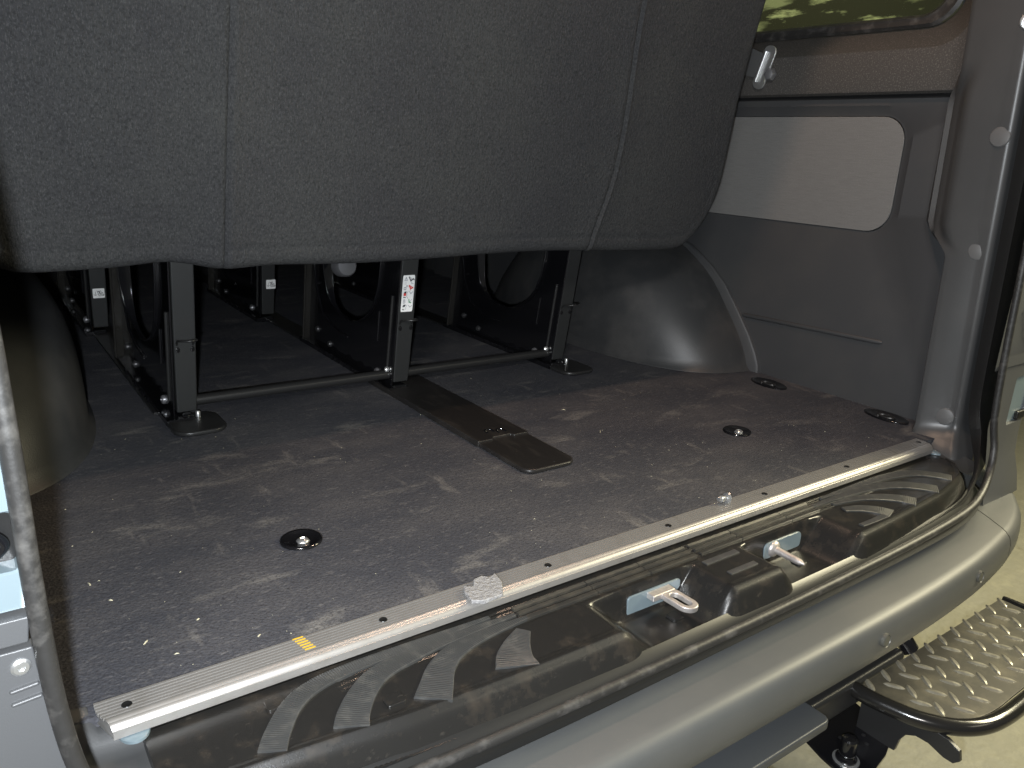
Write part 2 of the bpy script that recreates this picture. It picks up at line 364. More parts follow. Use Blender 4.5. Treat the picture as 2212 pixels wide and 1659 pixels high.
for px, py, pz in ((0.153, -0.050, ZS), (0.256, -0.107, ZS), (0.676, -0.108, -0.063), (0.955, -0.105, -0.063)):
    q = MB(); q.prism(rrect(px-0.0105, px+0.0105, py-0.0085, py+0.0085, 0.003, 4), lambda a, b_: (a, b_, pz-0.003), lambda a, b_: (a, b_, pz+0.0024)); q.build('square_plug', rubber2 if pz < -0.05 else stepm, step, bevel=0.0008)

# striker loop and locating pin in the two pockets
sp = MB(); sp.prism(rrect(0.615, 0.715, -0.060, -0.031, 0.006, 4), lambda a, b_: (a, -0.0775, b_), lambda a, b_: (a, -0.0745, b_)); plate1 = sp.build('striker_plate', paint, van, bevel=0.0006, label='pale blue painted metal plate behind the door loop')
lp = MB()
outer = [(0.651, -0.074), (0.686, -0.074), (0.686, -0.084)] 
# flat loop: neck + long ring, tipping slightly downward
def lpz(y): return -0.037 - (-(y)-0.074)*0.10
ring_o = rrect(0.662, 0.690, -0.132, -0.082, 0.0135, 8); ring_i = rrect(0.6695, 0.6825, -0.124, -0.094, 0.0062, 8)
n = len(ring_o)
def shear(x, y): return x + (y+0.074)*(-0.18)
vo = [(shear(a, b_), b_, lpz(b_)+0.004) for a, b_ in ring_o]; vi = [(shear(a, b_), b_, lpz(b_)+0.004) for a, b_ in ring_i]
vo2 = [(a, b_, z-0.008) for a, b_, z in vo]; vi2 = [(a, b_, z-0.008) for a, b_, z in vi]
lp.add(vo+vi+vo2+vi2, sum([[(i, (i+1) % n, n+(i+1) % n, n+i), (2*n+i, 3*n+i, 3*n+(i+1) % n, 2*n+(i+1) % n), (i, 2*n+i, 2*n+(i+1) % n, (i+1) % n), (n+i, n+(i+1) % n, 3*n+(i+1) % n, 3*n+i)] for i in range(n)], []))
lp.box(0.650, 0.692, -0.090, -0.076, -0.0425, -0.0335)
lp.build('door_striker', cast, van, bevel=0.0016, seg=3, label='cast metal loop striker for the rear door')
sp = MB(); sp.prism(rrect(0.902, 0.995, -0.061, -0.031, 0.010, 5), lambda a, b_: (a, -0.0775, b_), lambda a, b_: (a, -0.0745, b_)); sp.build('striker_plate', paint, van, bevel=0.0006, label='pale blue painted metal plate behind the locating pin')
pn = MB(); pn.disc((0.925, -0.0745, -0.044), (0, -1, 0), [(0.013, -0.002), (0.013, 0.004), (0.011, 0.007), (0.0062, 0.009), (0.0058, 0.012), (0.0054, 0.045), (0.0048, 0.050), (0.0018, 0.058)], 22)
pn.build('locating_pin', cast, van, label='pointed steel locating pin for the rear door')

# door seal along the bottom and up both sides, and the ribbed flange beside it
half = 0.7515
seal_r = [(0.75, -0.172, -0.062), (1.00, -0.171, -0.061), (1.22, -0.166, -0.060), (1.38, -0.156, -0.058), (1.46, -0.143, -0.050), (1.515, -0.128, -0.026), (1.538, -0.118, 0.02), (1.533, -0.108, 0.08), (1.529, -0.102, 0.20), (1.520, -0.098, 0.40), (1.500, -0.095, 0.65), (1.455, -0.092, 0.95), (1.42, -0.09, 1.35)]
seal_l = [(0.75, -0.172, -0.062), (0.50, -0.171, -0.061), (0.28, -0.166, -0.060), (0.12, -0.156, -0.058), (0.045, -0.143, -0.050), (0.005, -0.128, -0.024), (-0.0215, -0.120, 0.03), (-0.0330, -0.118, 0.10), (-0.0378, -0.118, 0.20), (-0.0400, -0.118, 0.32), (-0.0450, -0.117, 0.45), (-0.062, -0.116, 0.65), (-0.09, -0.112, 0.95), (-0.13, -0.11, 1.35)]
path = list(reversed(seal_l))[:-1] + seal_r
P3 = curve(path, 8)
def sweep(P, profile, inward):
    rings = []
    for i, p in enumerate(P):
        t = (P[min(i+1, len(P)-1)]-P[max(i-1, 0)]).normalized()
        n_ = inward(p); n_ = (n_ - t*n_.dot(t)).normalized(); b_ = t.cross(n_)
        rings.append([p + n_*a + b_*c_ for a, c_ in profile])
    return rings
def inw(p): return Vector((0.75 + (0.0 if abs(p.x-0.75) > 0.5 else (p.x-0.75)) - p.x, 0, 0.35 - p.z)) if p.z < 0.35 else Vector((0.75-p.x, 0, 0))
bulb = [(0.0070*math.cos(a), 0.0068*math.sin(a)) for a in [2*math.pi*i/14 for i in range(14)]]
sl = MB(); sl.loft(sweep(P3, bulb, inw), True, True); sl.build('door_seal', rubber, van, angle=60, label='weathered black rubber seal round the rear doorway')
# ribbed flange: thin strip just inside the seal
rib_r = [(0.75, -0.1600, -0.0520), (1.00, -0.1590, -0.0515), (1.22, -0.1540, -0.050), (1.37, -0.1430, -0.046), (1.445, -0.128, -0.036), (1.50, -0.110, -0.010), (1.553, -0.078, 0.03), (1.556, -0.062, 0.09), (1.5465, -0.060, 0.20), (1.530, -0.060, 0.40), (1.510, -0.060, 0.65), (1.483, -0.060, 0.95), (1.44, -0.060, 1.35)]
rib_l = [(2*half-p[0] if p[2] < 0.05 else -0.056-0.07*p[2], p[1], p[2]) for p in rib_r]
P4 = curve(list(reversed(rib_l))[:-1] + rib_r, 8)
def resample(P, step_):
    out = [P[0]]; acc = 0
    for a, b_ in zip(P, P[1:]):
        L_ = (b_-a).length; t_ = step_-acc
        while t_ <= L_: out.append(a.lerp(b_, t_/L_)); t_ += step_
        acc = L_-(t_-step_)
    return out
P4 = resample(P4, 0.0026)
rings = []
for i, p in enumerate(P4):
    t = (P4[min(i+1, len(P4)-1)]-P4[max(i-1, 0)]).normalized(); n_ = inw(p); n_ = (n_ - t*n_.dot(t)).normalized(); b_ = t.cross(n_)
    low = 1-sstep(-0.03, 0.05, p.z); h = 0.0010 if i % 2 else 0.0; k_ = 1-0.72*low
    if p.x < 0.75: b_ = b_
    rings.append([p + n_*(0.002*k_) + b_*(-0.013*k_), p + n_*(0.003*k_+h) - b_*0.004*k_, p + n_*(0.0045*k_+h) + b_*0.004*k_, p + n_*0.0050*k_ + b_*0.009*k_, p - n_*(0.006+0.05*(1-low)) + b_*0.010*k_, p - n_*(0.006+0.05*(1-low)) - b_*0.013*k_])
fl = MB(); fl.loft(rings, True, True); fl.build('ribbed_flange', rubber2, van, angle=30, label='fine ribbed flange inside the door seal')

# pillar trims (right one shown, left one mirrored)
def pmask(z): return sstep(0.375, 0.43, z)*(1-sstep(0.66, 0.72, z))
def edge(z):      # inner edge of the pillar trim, standing proud of the wall
    return (1.557-0.032*z+0.046*pmask(z)-0.030*(1-sstep(-0.035, 0.020, z)), 0.026*pmask(z)+interp([(0, 0.046), (0.10, 0.048), (0.365, 0.051), (0.378, 0.056), (0.390, 0.066), (0.405, 0.078), (0.430, 0.084), (0.66, 0.087), (0.75, 0.089), (1.4, 0.105)], z))
def ridge(z): return (1.584-0.088*z - 0.060*(1-sstep(-0.035, 0.030, z)), -0.020-0.030*(1-sstep(-0.035, 0.03, z)))
def pillar(sign):
    X = (lambda x: x) if sign > 0 else (lambda x: 2*half - x - 0.062)
    mb = MB(); rings = []
    zs = [-0.040, -0.02, 0.002, 0.01, 0.02, 0.03, 0.04, 0.055, 0.08, 0.12, 0.18, 0.25, 0.32, 0.355, 0.365, 0.375, 0.385, 0.395, 0.405, 0.415, 0.43, 0.46, 0.52, 0.58, 0.64, 0.66, 0.675, 0.69, 0.71, 0.73, 0.78, 0.85, 0.95, 1.1, 1.4]
    for z in zs:
        rx, ry = ridge(z); ex, ey = edge(z); r = []
        ex -= 0.046*pmask(z); low = 0
        r += [(X(1.66), ey+0.045, z), (X(1.625), ey+0.034, z), (X(ex+0.030+0.020*pmask(z)), ey+0.014, z), (X(ex+0.006+0.046*pmask(z)), ey+0.004, z), (X(ex+0.001+0.046*pmask(z)), ey+0.001, z)]
        tx, ty = rx-ex, ry-ey
        for k in range(1, 13):
            u = k/13; dp = 0.046*pmask(z)*(1-sstep(0.0, 0.42, u))
            r.append((X(ex+tx*u+dp-0.002*math.sin(math.pi*u)), ey-0.001+(ty+0.008)*u, z))
        for k in range(0, 8):
            a = R(k*12.8); r.append((X(rx-0.0015+0.012*(1-math.cos(a))), ry+0.003-0.012*math.sin(a), z))
        r += [(X(rx+0.022), ry-0.012, z), (X(rx+0.060), ry-0.016, z)]
        rings.append(r)
    mb.loft(rings, False, False)
    # foot of the trim, sweeping down towards the sill
    return mb.build('pillar_trim', trim, van, angle=50)
pr = pillar(1); plft = pillar(-1)
for par, sg in ((pr, 1), (plft, -1)):
    for (x, y, z) in ((1.5315, -0.007, 0.594), (1.5515, -0.004, 0.386), (1.5725, -0.001, 0.045)):
        mb = MB(); X = x if sg > 0 else 2*half-x-0.062
        nrm = Vector((-0.965*sg, -0.20 if z < 0.5 else -0.04, 0))
        mb.disc((X+0.0005*sg, y, z), nrm, [(0.0180, -0.006), (0.0180, 0.0012), (0.0166, 0.0028), (0.010, 0.0042), (0.002, 0.0046)], 30); mb.build('clip_cap', clip, par, angle=35)

# right-hand grab handle
gh = MB(); gh.tube(curve([(1.535, 0.000, 0.792), (1.515, -0.022, 0.786), (1.496, -0.040, 0.805), (1.487, -0.046, 0.86), (1.480, -0.048, 1.0), (1.475, -0.050, 1.25)], 8), 0.0105, 14)
hn = gh.build('grab_handle', mat('chromed plastic', (0.30, 0.30, 0.32), 0.22, 0.8), van)
sc = MB(); sc.disc((1.5185, -0.018, 0.785), (-0.85, -0.5, 0), [(0.014, -0.006), (0.014, 0.003), (0.010, 0.005), (0.005, 0.004), (0.004, 0.001)], 22); sc.build('screw', steel, hn)

# right wall: lower panel with a recessed light fabric inset
XW = 1.63
def ring_pts(pr_, n=None): return pr_
def wall_panel(sign):
    X = XW if sign > 0 else 2*half-0.010-XW
    s_ = 1 if sign > 0 else -1
    r0 = rrect(0.226, 1.30, 0.386, 0.640, 0.058, 8)          # hole edge
    out = around(r0, 8, 0.05, 2.2, -0.01, 0.672)
    mb = MB(); loops = [[(X, p[0], p[1]) for p in out], [(X-0.0005*s_, p[0], p[1]) for p in rrect(0.208, 1.318, 0.368, 0.658, 0.068, 8)], [(X+0.009*s_, p[0], p[1]) for p in rrect(0.224, 1.302, 0.384, 0.642, 0.058, 8)], [(X+0.0095*s_, p[0], p[1]) for p in rrect(0.229, 1.297, 0.389, 0.637, 0.055, 8)], [(X+0.012*s_, p[0], p[1]) for p in rrect(0.230, 1.296, 0.390, 0.636, 0.055, 8)]]
    mb.loft(loops, True, False)
    # top ledge turning back under the upper panel, full sheet corners
    mb.add([(X, 0.03, -0.01), (X, 2.2, -0.01), (X, 2.2, -0.03), (X, 0.03, -0.03)], [(0, 1, 2, 3)])
    mb.add([(X, 0.03, 0.672), (X, 2.2, 0.672), (X+0.03*s_, 2.2, 0.684), (X+0.03*s_, 0.03, 0.684)], [(0, 1, 2, 3)])
    rect = [(X+0.0003*s_, 0.03, -0.01), (X+0.0003*s_, 0.22, -0.01)]
    wp = mb.build('side_panel', trim_dark, van, angle=30)
    ins = MB(); ins.prism(rrect(0.2305, 1.2955, 0.3905, 0.6355, 0.055, 8), lambda a, b_: (X+0.010*s_, a, b_), lambda a, b_: (X+0.0065*s_, a, b_)); ins.build('fabric_inset', inset, wp, bevel=0.001)
    gr = MB(); gr.tube([(X, 0.190, 0.152), (X, 0.2, 0.1518), (X, 0.57, 0.1405), (X, 0.578, 0.140)], [0.003, 0.0060, 0.0060, 0.003], 10); gr.build('moulded_rib', trim_dark, wp)
    return wp
wp = wall_panel(1); wall_panel(-1)
# panel corners left open by the projected loop
for X in (XW+0.0006,):
    pass

# right wall: upper fabric panel with a sloping window reveal, seal and glass
def upper(sign):
    s_ = sign; Xf = 1.612 if s_ > 0 else 2*half-1.612-0.01
    X = lambda d: Xf + d*s_
    mb = MB(); outer = rrect(0.098, 2.2, 0.6845, 1.45, 0.030, 8)
    A = rrect(0.112, 2.15, 0.762, 1.35, 0.075, 8); A2 = rrect(0.121, 2.14, 0.768, 1.345, 0.075, 8); B = rrect(0.180, 2.12, 0.815, 1.33, 0.075, 8); D = rrect(0.186, 2.115, 0.821, 1.325, 0.072, 8)
    E_ = [(X(0.012), a, b_) for a, b_ in rrect(0.094, 2.2, 0.6800, 1.452, 0.034, 8)]
    mb.loft([E_, [(X(0.001), a, b_) for a, b_ in outer], [(X(0), a, b_) for a, b_ in rrect(0.101, 2.195, 0.6875, 1.448, 0.028, 8)], [(X(0), a, b_) for a, b_ in A], [(X(0.003), a, b_) for a, b_ in A2], [(X(0.078), a, b_) for a, b_ in B], [(X(0.090), a, b_) for a, b_ in D]], True, False)
    up = mb.build('window_surround', carpet, van, angle=28)
    ws = MB(); ws.loft([[(X(0.074), a, b_) for a, b_ in rrect(0.183, 2.118, 0.818, 1.328, 0.074, 8)], [(X(0.069), a, b_) for a, b_ in rrect(0.190, 2.11, 0.824, 1.32, 0.070, 8)], [(X(0.073), a, b_) for a, b_ in rrect(0.208, 2.10, 0.835, 1.31, 0.062, 8)], [(X(0.072), a, b_) for a, b_ in rrect(0.213, 2.096, 0.838, 1.306, 0.060, 8)], [(X(0.086), a, b_) for a, b_ in rrect(0.226, 2.09, 0.845, 1.30, 0.055, 8)], [(X(0.094), a, b_) for a, b_ in rrect(0.228, 2.088, 0.847, 1.298, 0.055, 8)]], True, False)
    ws.build('window_seal', rubber, up, angle=40)
    gl = MB(); gl.prism(rrect(0.222, 2.09, 0.840, 1.302, 0.055, 8), lambda a, b_: (X(0.088), a, b_), lambda a, b_: (X(0.092), a, b_)); gl.build('window_pane', smoke, up)
upper(1)

# seat belt lower anchor on the right wall
ba = MB(); c0 = Vector((1.600, 0.585, 0.745))
yd = Vector((0, 0.37, 0.93)).normalized(); zd = Vector((1, 0, 0)).cross(yd)
def bl(a, b_, d): a *= 1.35; b_ *= 1.25; d *= 1.3; p = Vector((1.606, 0.590, 0.746)) + Vector((0, -0.30, 0.954))*b_ + Vector((0, -0.954, -0.30))*a; return (p.x-d, p.y, p.z)
ba.prism(rrect(-0.012, 0.014, -0.040, 0.040, 0.012, 6), lambda a, b_: bl(a, b_, 0.004), lambda a, b_: bl(a, b_, 0.008))
anc = ba.build('seat_belt_anchor', steel, van, bevel=0.001, label='steel belt anchor bolted to the wall beside the seat back')
x = MB(); x.tube([bl(-0.004, -0.028, 0.011), bl(-0.004, 0.028, 0.011)], 0.0045, 10); x.build('anchor_bar', steel, anc)
x = MB(); x.prism([(-0.050, -0.026), (-0.006, -0.022), (-0.006, 0.022), (-0.050, 0.026)], lambda a, b_: bl(a, b_, 0.006), lambda a, b_: bl(a, b_, 0.009)); x.build('webbing', webm, anc)
x = MB(); x.disc(bl(0.018, -0.008, 0.004), (-1, -0.1, 0), [(0.016, 0), (0.016, 0.005), (0.012, 0.012), (0.007, 0.014)], 6); x.build('bolt', knobm, anc, bevel=0.001)

# wheel arch covers
def arch(sign):
    X = (lambda x: x) if sign > 0 else (lambda x: 2*half-0.012-x)
    YE = [(0, 0.508), (0.031, 0.516), (0.10, 0.556), (0.152, 0.600), (0.20, 0.640), (0.243, 0.690), (0.30, 0.786), (0.335, 0.90), (0.345, 1.02)]
    mb = MB(); rings = []
    yc = 1.05
    zs = [0, 0.004, 0.012, 0.03, 0.06, 0.09, 0.12, 0.15, 0.18, 0.21, 0.24, 0.265, 0.285, 0.30, 0.312, 0.322, 0.330, 0.336, 0.340]
    for z in zs:
        ye = smooth_interp(YE, z)+0.026; hl = yc-ye; dep = 0.262*(1-(z/0.345)**3.2)**0.5 if z < 0.345 else 0
        flare = 0.010 if z < 0.003 else (0.008 if z < 0.008 else 0)
        r = []
        for i in range(41):
            a = R(180*i/40); c_, s_ = math.cos(a), math.sin(a); e = 2/2.7
            yy = yc - math.copysign(abs(c_)**e, c_)*(hl+flare); xx = 1.630 - (abs(s_)**e)*(dep+flare)
            r.append((X(xx), yy, z+0.0008))
        rings.append(r)
    mb.loft(rings, False, False)
    a_ = mb.build('wheel_arch_cover', archm, van, angle=60)
    bd = MB(); L1 = []; zz = [0.0, 0.02, 0.05, 0.09, 0.13, 0.17, 0.21, 0.25, 0.28, 0.30, 0.32, 0.335]
    for z in zz:
        y0 = smooth_interp(YE, z); sl_ = (smooth_interp(YE, z+0.01)-smooth_interp(YE, z-0.01 if z > 0.01 else 0)); k = 1.0
        w_ = 0.030
        L1.append([(X(1.632), y0-0.010, z), (X(1.622), y0-0.008, z), (X(1.620), y0-0.004, z), (X(1.624), y0-0.002, z), (X(1.622), y0+0.002, z), (X(1.618), y0+w_, z+0.0), (X(1.632), y0+w_+0.01, z)])
    bd.loft(L1, False, False); bd.build('arch_flange', trim_dark, a_, angle=25)
    return a_
arch(1); arch(-1)

# tie-down rings recessed in the floor
for i, (x, y, k) in enumerate(((0.286, 0.228, 1), (1.203, 0.227, 1), (1.562, 0.420, 2), (1.590, 0.128, 2))):
    mb = MB(); sx = 1.0 if k == 1 else 0.82; r = 0.0275
    if k == 1: mb.disc((x, y, 0), (0, 0, 1), [(r+0.001, 0.0003), (r+0.001, 0.0030), (r-0.001, 0.0044), (r-0.004, 0.0036), (r*0.62, 0.0018), (r*0.3, 0.0010), (0.001, 0.0008)], 40)
    else: mb.disc((x, y, 0), (0, 0, 1), [(0.030, 0.0003), (0.030, 0.0030), (0.028, 0.0044), (0.025, 0.0036), (0.017, 0.0016), (0.008, 0.0010), (0.001, 0.0008)], 40, sx=1.75, xdir=(0.12, 1, 0))
    td = mb.build('tie_down_cup', gloss, van, angle=60, fix=False, label='round glossy black tie-down cup' if k == 1 else 'oval glossy black tie-down cup by the right wall')
    q = MB()
    if k == 1:
        q.disc((x+0.001, y-0.004, 0.0005), (0, 0, 1), [(0.0095, 0.0), (0.0092, 0.002), (0.0060, 0.0045), (0.004, 0.0050), (0.003, 0.0035)], 6); q.build('bolt', steel, td, angle=50)
    else:
        q.tube([(x+0.01*math.cos(a)*0.9, y+0.018*math.sin(a), 0.002) for a in [2*math.pi*j/20 for j in range(21)]], 0.0028, 8); q.build('lashing_ring', satin, td)
        q = MB(); q.disc((x-0.004, y+0.012, -0.002), (0, 0, 1), [(0.0065, 0), (0.0065, 0.004), (0.004, 0.006)], 6); q.build('bolt', steel, td)

# seat rail cover on the floor (two overlapping lengths)
railm = mat('rail cover plastic', (0.016, 0.015, 0.0145), 0.36, bump=[('noise', 500, 0.2, 0.0005)], var=[((0.2, 30, 8, 10), (0.038, 0.034, 0.030), 0.5, 0.78)])
def shape(x0, x1, y0, y1, r): return rrect(x0, x1, y0, y1, r, 8)
mb = MB(); poly = [(0.690, 0.43), (0.690, 0.30)] + [(0.690+0.022*(1-math.cos(R(a))), 0.275-0.022*math.sin(R(a))) for a in range(0, 91, 15)] + [(0.802-0.022*(1-math.cos(R(a))), 0.275-0.022*math.sin(R(a))) for a in range(90, -1, -15)] + [(0.802, 0.30), (0.802, 0.43)]
mb.prism(poly, lambda a, b_: (a, b_, 0.0003), lambda a, b_: (a, b_, 0.0090)); mb.build('rail_cover_end', railm, van, bevel=0.0035, seg=4, label='flat black rail cover with rounded end')
mb = MB(); poly = [(0.684, 0.86), (0.688, 0.402), (0.722, 0.402), (0.726, 0.410), (0.766, 0.410), (0.770, 0.402), (0.802, 0.402), (0.798, 0.86)]
mb.prism(poly, lambda a, b_: (a, b_, 0.0003), lambda a, b_: (a, b_, 0.0125)); rc = mb.build('rail_cover', railm, van, bevel=0.002, seg=3)
for a, b_ in ((0.736, 0.436), (0.757, 0.428)):
    q = MB(); q.tube(curve([(a-0.008, b_-0.006, 0.0122), (a-0.006, b_+0.008, 0.0132), (a+0.006, b_+0.008, 0.0132), (a+0.008, b_-0.006, 0.0122)], 5), 0.0018, 8); q.build('release_slot', gloss, rc)
for xr in (0.225, 0.690, 1.140):
    mb = MB(); mb.box(xr, xr+0.055, 0.84, 2.4, 0.0003, 0.006); mb.build('floor_rail', satin, van, bevel=0.001)

# bumper
BST = [((-0.35, -0.03), (-0.46, -0.06)), ((-0.2, -0.085), (-0.28, -0.145)), ((0, -0.115), (0.02, -0.200)), ((0.3, -0.125), (0.3, -0.222)), ((0.75, -0.125), (0.75, -0.230)), ((1.10, -0.125), (1.08, -0.230)), ((1.30, -0.122), (1.27, -0.222)), ((1.42, -0.118), (1.375, -0.212)), ((1.514, -0.112), (1.460, -0.200))]
BEND = [((1.5165, -0.1115), (1.4625, -0.1995)), ((1.56, -0.105), (1.51, -0.190)), ((1.61, -0.092), (1.57, -0.172)), ((1.66, -0.06), (1.63, -0.145)), ((1.69, 0.0), (1.71, -0.09)), ((1.70, 0.15), (1.775, 0.02)), ((1.70, 0.5), (1.80, 0.3)), ((1.70, 1.0), (1.81, 0.9))]
def bump_rings(st_):
    I = curve([(a[0], a[1], 0) for a, b_ in st_], 6); K = curve([(b_[0], b_[1], 0) for a, b_ in st_], 6); rings = []
    for i, (p, q) in enumerate(zip(I, K)):
        t = (K[min(i+1, len(K)-1)]-K[max(i-1, 0)]).normalized(); n_ = Vector((t.y, -t.x, 0))
        def P(u, z, o=0): e = p.lerp(q, u) + n_*o; return (e.x, e.y, z)
        rings.append([P(0, -0.13), P(0, -0.098), P(0.12, -0.0965), P(0.5, -0.097), P(0.88, -0.0985), P(0.96, -0.1000), P(1, -0.1025, 0.001), P(1, -0.107, 0.0055), P(1, -0.113, 0.0085), P(1, -0.125, 0.0110), P(1, -0.145, 0.0115), P(1, -0.168, 0.006), P(1, -0.184, -0.006), P(1, -0.191, -0.020), P(1, -0.190, -0.06)])
    return rings
mb = MB(); mb.loft(bump_rings(BST), False, False); bu = mb.build('rear_bumper', bumperm, van, angle=60, fix=False)
mb = MB(); mb.loft(bump_rings(BEND), False, False); mb.build('bumper_corner', bumperm, van, angle=60, fix=False, label='separate wrap-round end of the rear bumper')
for sx_, sy_, sz_ in ((0.984, -0.246, -0.130), (1.300, -0.2335, -0.127)):
    q = MB(); q.disc((sx_, sy_, sz_), (0.03, -1, 0.1), [(0.0105, -0.008), (0.0105, 0.0004), (0.0096, 0.0010), (0.0088, -0.0008), (0.0080, 0.0004), (0.002, 0.0010)], 24); q.build('parking_sensor', mat('sensor grey', (0.07, 0.07, 0.06), 0.4), bu, angle=30)
# black body edge under the seal, above bumper
bk = MB(); bk.loft([[(x, y+0.016, -0.045), (x, y-0.004, -0.060), (x, y-0.006, -0.078), (x, y+0.006, -0.092), (x, y+0.06, -0.100)] for x, y in [(p.x, p.y) for p in curve([(-0.3, -0.10, 0), (-0.05, -0.135, 0), (0.3, -0.168, 0), (0.75, -0.172, 0), (1.22, -0.166, 0), (1.40, -0.152, 0), (1.50, -0.125, 0)], 6)]], False, False)
bk.build('sill_edge', rubber2, van, angle=60)

# grey body corners beside the doorway
def corner(sign):
    X = (lambda x: x) if sign > 0 else (lambda x: 2*half-0.045-x)
    mb = MB()
    hole = rrect(1.612, 1.70, 0.050, 0.150, 0.006, 3)
    def yy(x, z): return -0.100 - 0.024*(1-sstep(-0.10, 0.0, z)) + max(0, x-1.66)**2*3.5
    outl = around(hole, 3, 1.535, 1.80, -0.10, 0.178)
    loops = []
    for t in (1, 0.75, 0.5, 0.25, 0): loops.append([(X(h_[0]+(o_[0]-h_[0])*t), yy(h_[0]+(o_[0]-h_[0])*t, h_[1]+(o_[1]-h_[1])*t), h_[1]+(o_[1]-h_[1])*t) for h_, o_ in zip(hole, outl)])
    loops.append([(X(a), yy(a, b_)+0.012, b_) for a, b_ in hole])
    mb.loft(loops, True, False)
    mb.grid(lambda u, v: (X(1.535+0.265*u), yy(1.535+0.265*u, 0.2)-0.004, 0.180+0.022*v), 14, 1)
    mb.grid(lambda u, v: (X(1.535+0.265*u), yy(1.535+0.265*u, 0.2)-0.004+0.010*v, 0.180-0.004*v), 14, 1)
    c_ = mb.build('body_corner', extm, van, angle=35, label='grey plastic corner trim beside the doorway' )
    q = MB(); q.box(min(X(1.610), X(1.71)), max(X(1.610), X(1.71)), -0.090, -0.086, 0.048, 0.152); q.build('painted_recess', paint, c_)
    q = MB(); q.box(min(X(1.668), X(1.70)), max(X(1.668), X(1.70)), -0.098, -0.088, 0.052, 0.070); q.build('catch_block', rubber2, c_, bevel=0.003)
    return c_
cR = corner(1)
# right upper lamp housing area above the corner trim
q = MB(); q.grid(lambda u, v: (1.53+0.27*u, -0.090+max(0, 1.53+0.27*u-1.66)**2*3.5, 0.170+1.15*v), 14, 1); q.build('lamp_housing', extm, van, label='dark grey housing above the right corner trim')
q = MB(); q.tube([(1.60, -0.096, 0.290), (1.615, -0.0965, 0.262), (1.628, -0.0965, 0.235), (1.66, -0.096, 0.212)], 0.002, 8); q.build('rubber_lead', rubber2, van)

# left doorway edge: painted metal above, grey trim with a screw below, latch aperture
q = MB()
hole = rrect(-0.066, -0.0445, 0.222, 0.268, 0.004, 3)
outl = around(hole, 3, -0.35, -0.0400, 0.192, 0.43)
q.loft([[(a, -0.108, b_) for a, b_ in outl], [(a, -0.108, b_) for a, b_ in rrect(-0.0675, -0.0430, 0.2205, 0.2695, 0.004, 3)], [(a, -0.106, b_) for a, b_ in hole], [(a, -0.085, b_) for a, b_ in hole]], True, False)
q.add([(-0.35, -0.108, 0.192), (-0.040, -0.108, 0.192), (-0.040, -0.085, 0.192), (-0.35, -0.085, 0.192)], [(0, 1, 2, 3)])
lj = q.build('door_jamb', paint, van, angle=30, label='pale blue painted door jamb at the left edge')
q = MB(); q.box(-0.09, -0.040, -0.088, -0.084, 0.21, 0.28); q.build('latch_opening', rubber2, lj)
q = MB(); q.tube(curve([(-0.070, -0.098, 0.262), (-0.058, -0.100, 0.250), (-0.052, -0.097, 0.238), (-0.066, -0.098, 0.226)], 6), 0.004, 10); q.build('latch_pawl', gloss, lj)
q = MB()
q.prism([(-0.35, 0.168), (-0.0455, 0.168), (-0.043, 0.189), (-0.35, 0.189)], lambda a, b_: (a, -0.100, b_), lambda a, b_: (a, -0.117, b_))
q.prism([(-0.35, -0.10), (-0.016, -0.10), (-0.026, 0.0), (-0.038, 0.09), (-0.0435, 0.162), (-0.35, 0.162)], lambda a, b_: (a, -0.100, b_), lambda a, b_: (a, -0.114, b_))
q.prism([(-0.062, 0.128), (-0.0425, 0.130), (-0.0428, 0.133), (-0.062, 0.131)], lambda a, b_: (a, -0.113, b_), lambda a, b_: (a, -0.117, b_))
q.prism([(-0.062, 0.117), (-0.0415, 0.119), (-0.0418, 0.122), (-0.062, 0.120)], lambda a, b_: (a, -0.113, b_), lambda a, b_: (a, -0.117, b_))
jt = q.build('jamb_trim', extm, van, bevel=0.0015, label='grey plastic jamb trim with a screw at the left edge')
q = MB(); q.disc((-0.0525, -0.114, 0.148), (0.1, -1, 0), [(0.0068, -0.001), (0.0068, 0.0012), (0.0050, 0.0026), (0.0026, 0.0028), (0.0022, 0.0012)], 24); q.build('screw', steel, jt, angle=30)

# step support surface either side (dark plastic turning down)
def send(u, v):
    x = -0.11+0.146*u; y = 0.014-0.176*v; k = sstep(0.02, -0.03, -0) ; z = 0.0015 - 0.033*sstep(0, 0.045, 0.014-y) - 0.020*sstep(0.10, 0.17, 0.014-y) + 0.05*(1-u)**2.5
    if x > -0.002 and y > -0.012: z = min(z, -0.012)
    return (x, y, z)
q = MB(); q.grid(send, 24, 30); q.build('left_sill_end', trim, van, angle=60)
def rsend(u, v):
    y = 0.030-0.125*v; x = 1.504+0.060*u; return (x, y, -0.020+0.001 - 0.018*sstep(0.02, 0.15, 0.03-y) + 0.008*u**2.4)
q = MB(); q.grid(rsend, 18, 18); q.build('right_sill_end', trim, van, angle=60)

# shell: outer skin, roof, far bulkhead, so that the load space is as dark as it is
q = MB(); q.box(-0.30, 1.78, 0.02, 4.3, 1.62, 1.66); q.build('roof', trim, van)
q = MB(); q.box(-0.19, -0.165, 0.0, 4.3, -0.5, 1.62); q.build('left_wall', trim, van)
q = MB(); q.box(1.708, 1.73, 0.10, 2.3, -0.5, 0.828); q.box(1.708, 1.73, 2.10, 4.3, -0.5, 1.62); q.box(1.708, 1.73, 0.09, 2.3, 1.315, 1.62); q.box(1.708, 1.73, 0.04, 0.20, 0.829, 1.314); q.build('right_wall', trim, van)
q = MB(); q.box(-0.16, 1.66, 4.2, 4.25, -0.1, 1.62); q.build('bulkhead', trim, van)
q = MB(); q.box(-0.3, 1.80, 0.0, 4.3, -0.13, -0.020); q.build('floor_frame', black, van)
q = MB(); q.box(-0.3, 1.80, -0.06, 0.05, 1.45, 1.63); q.build('roof_header', trim, van, bevel=0.01)

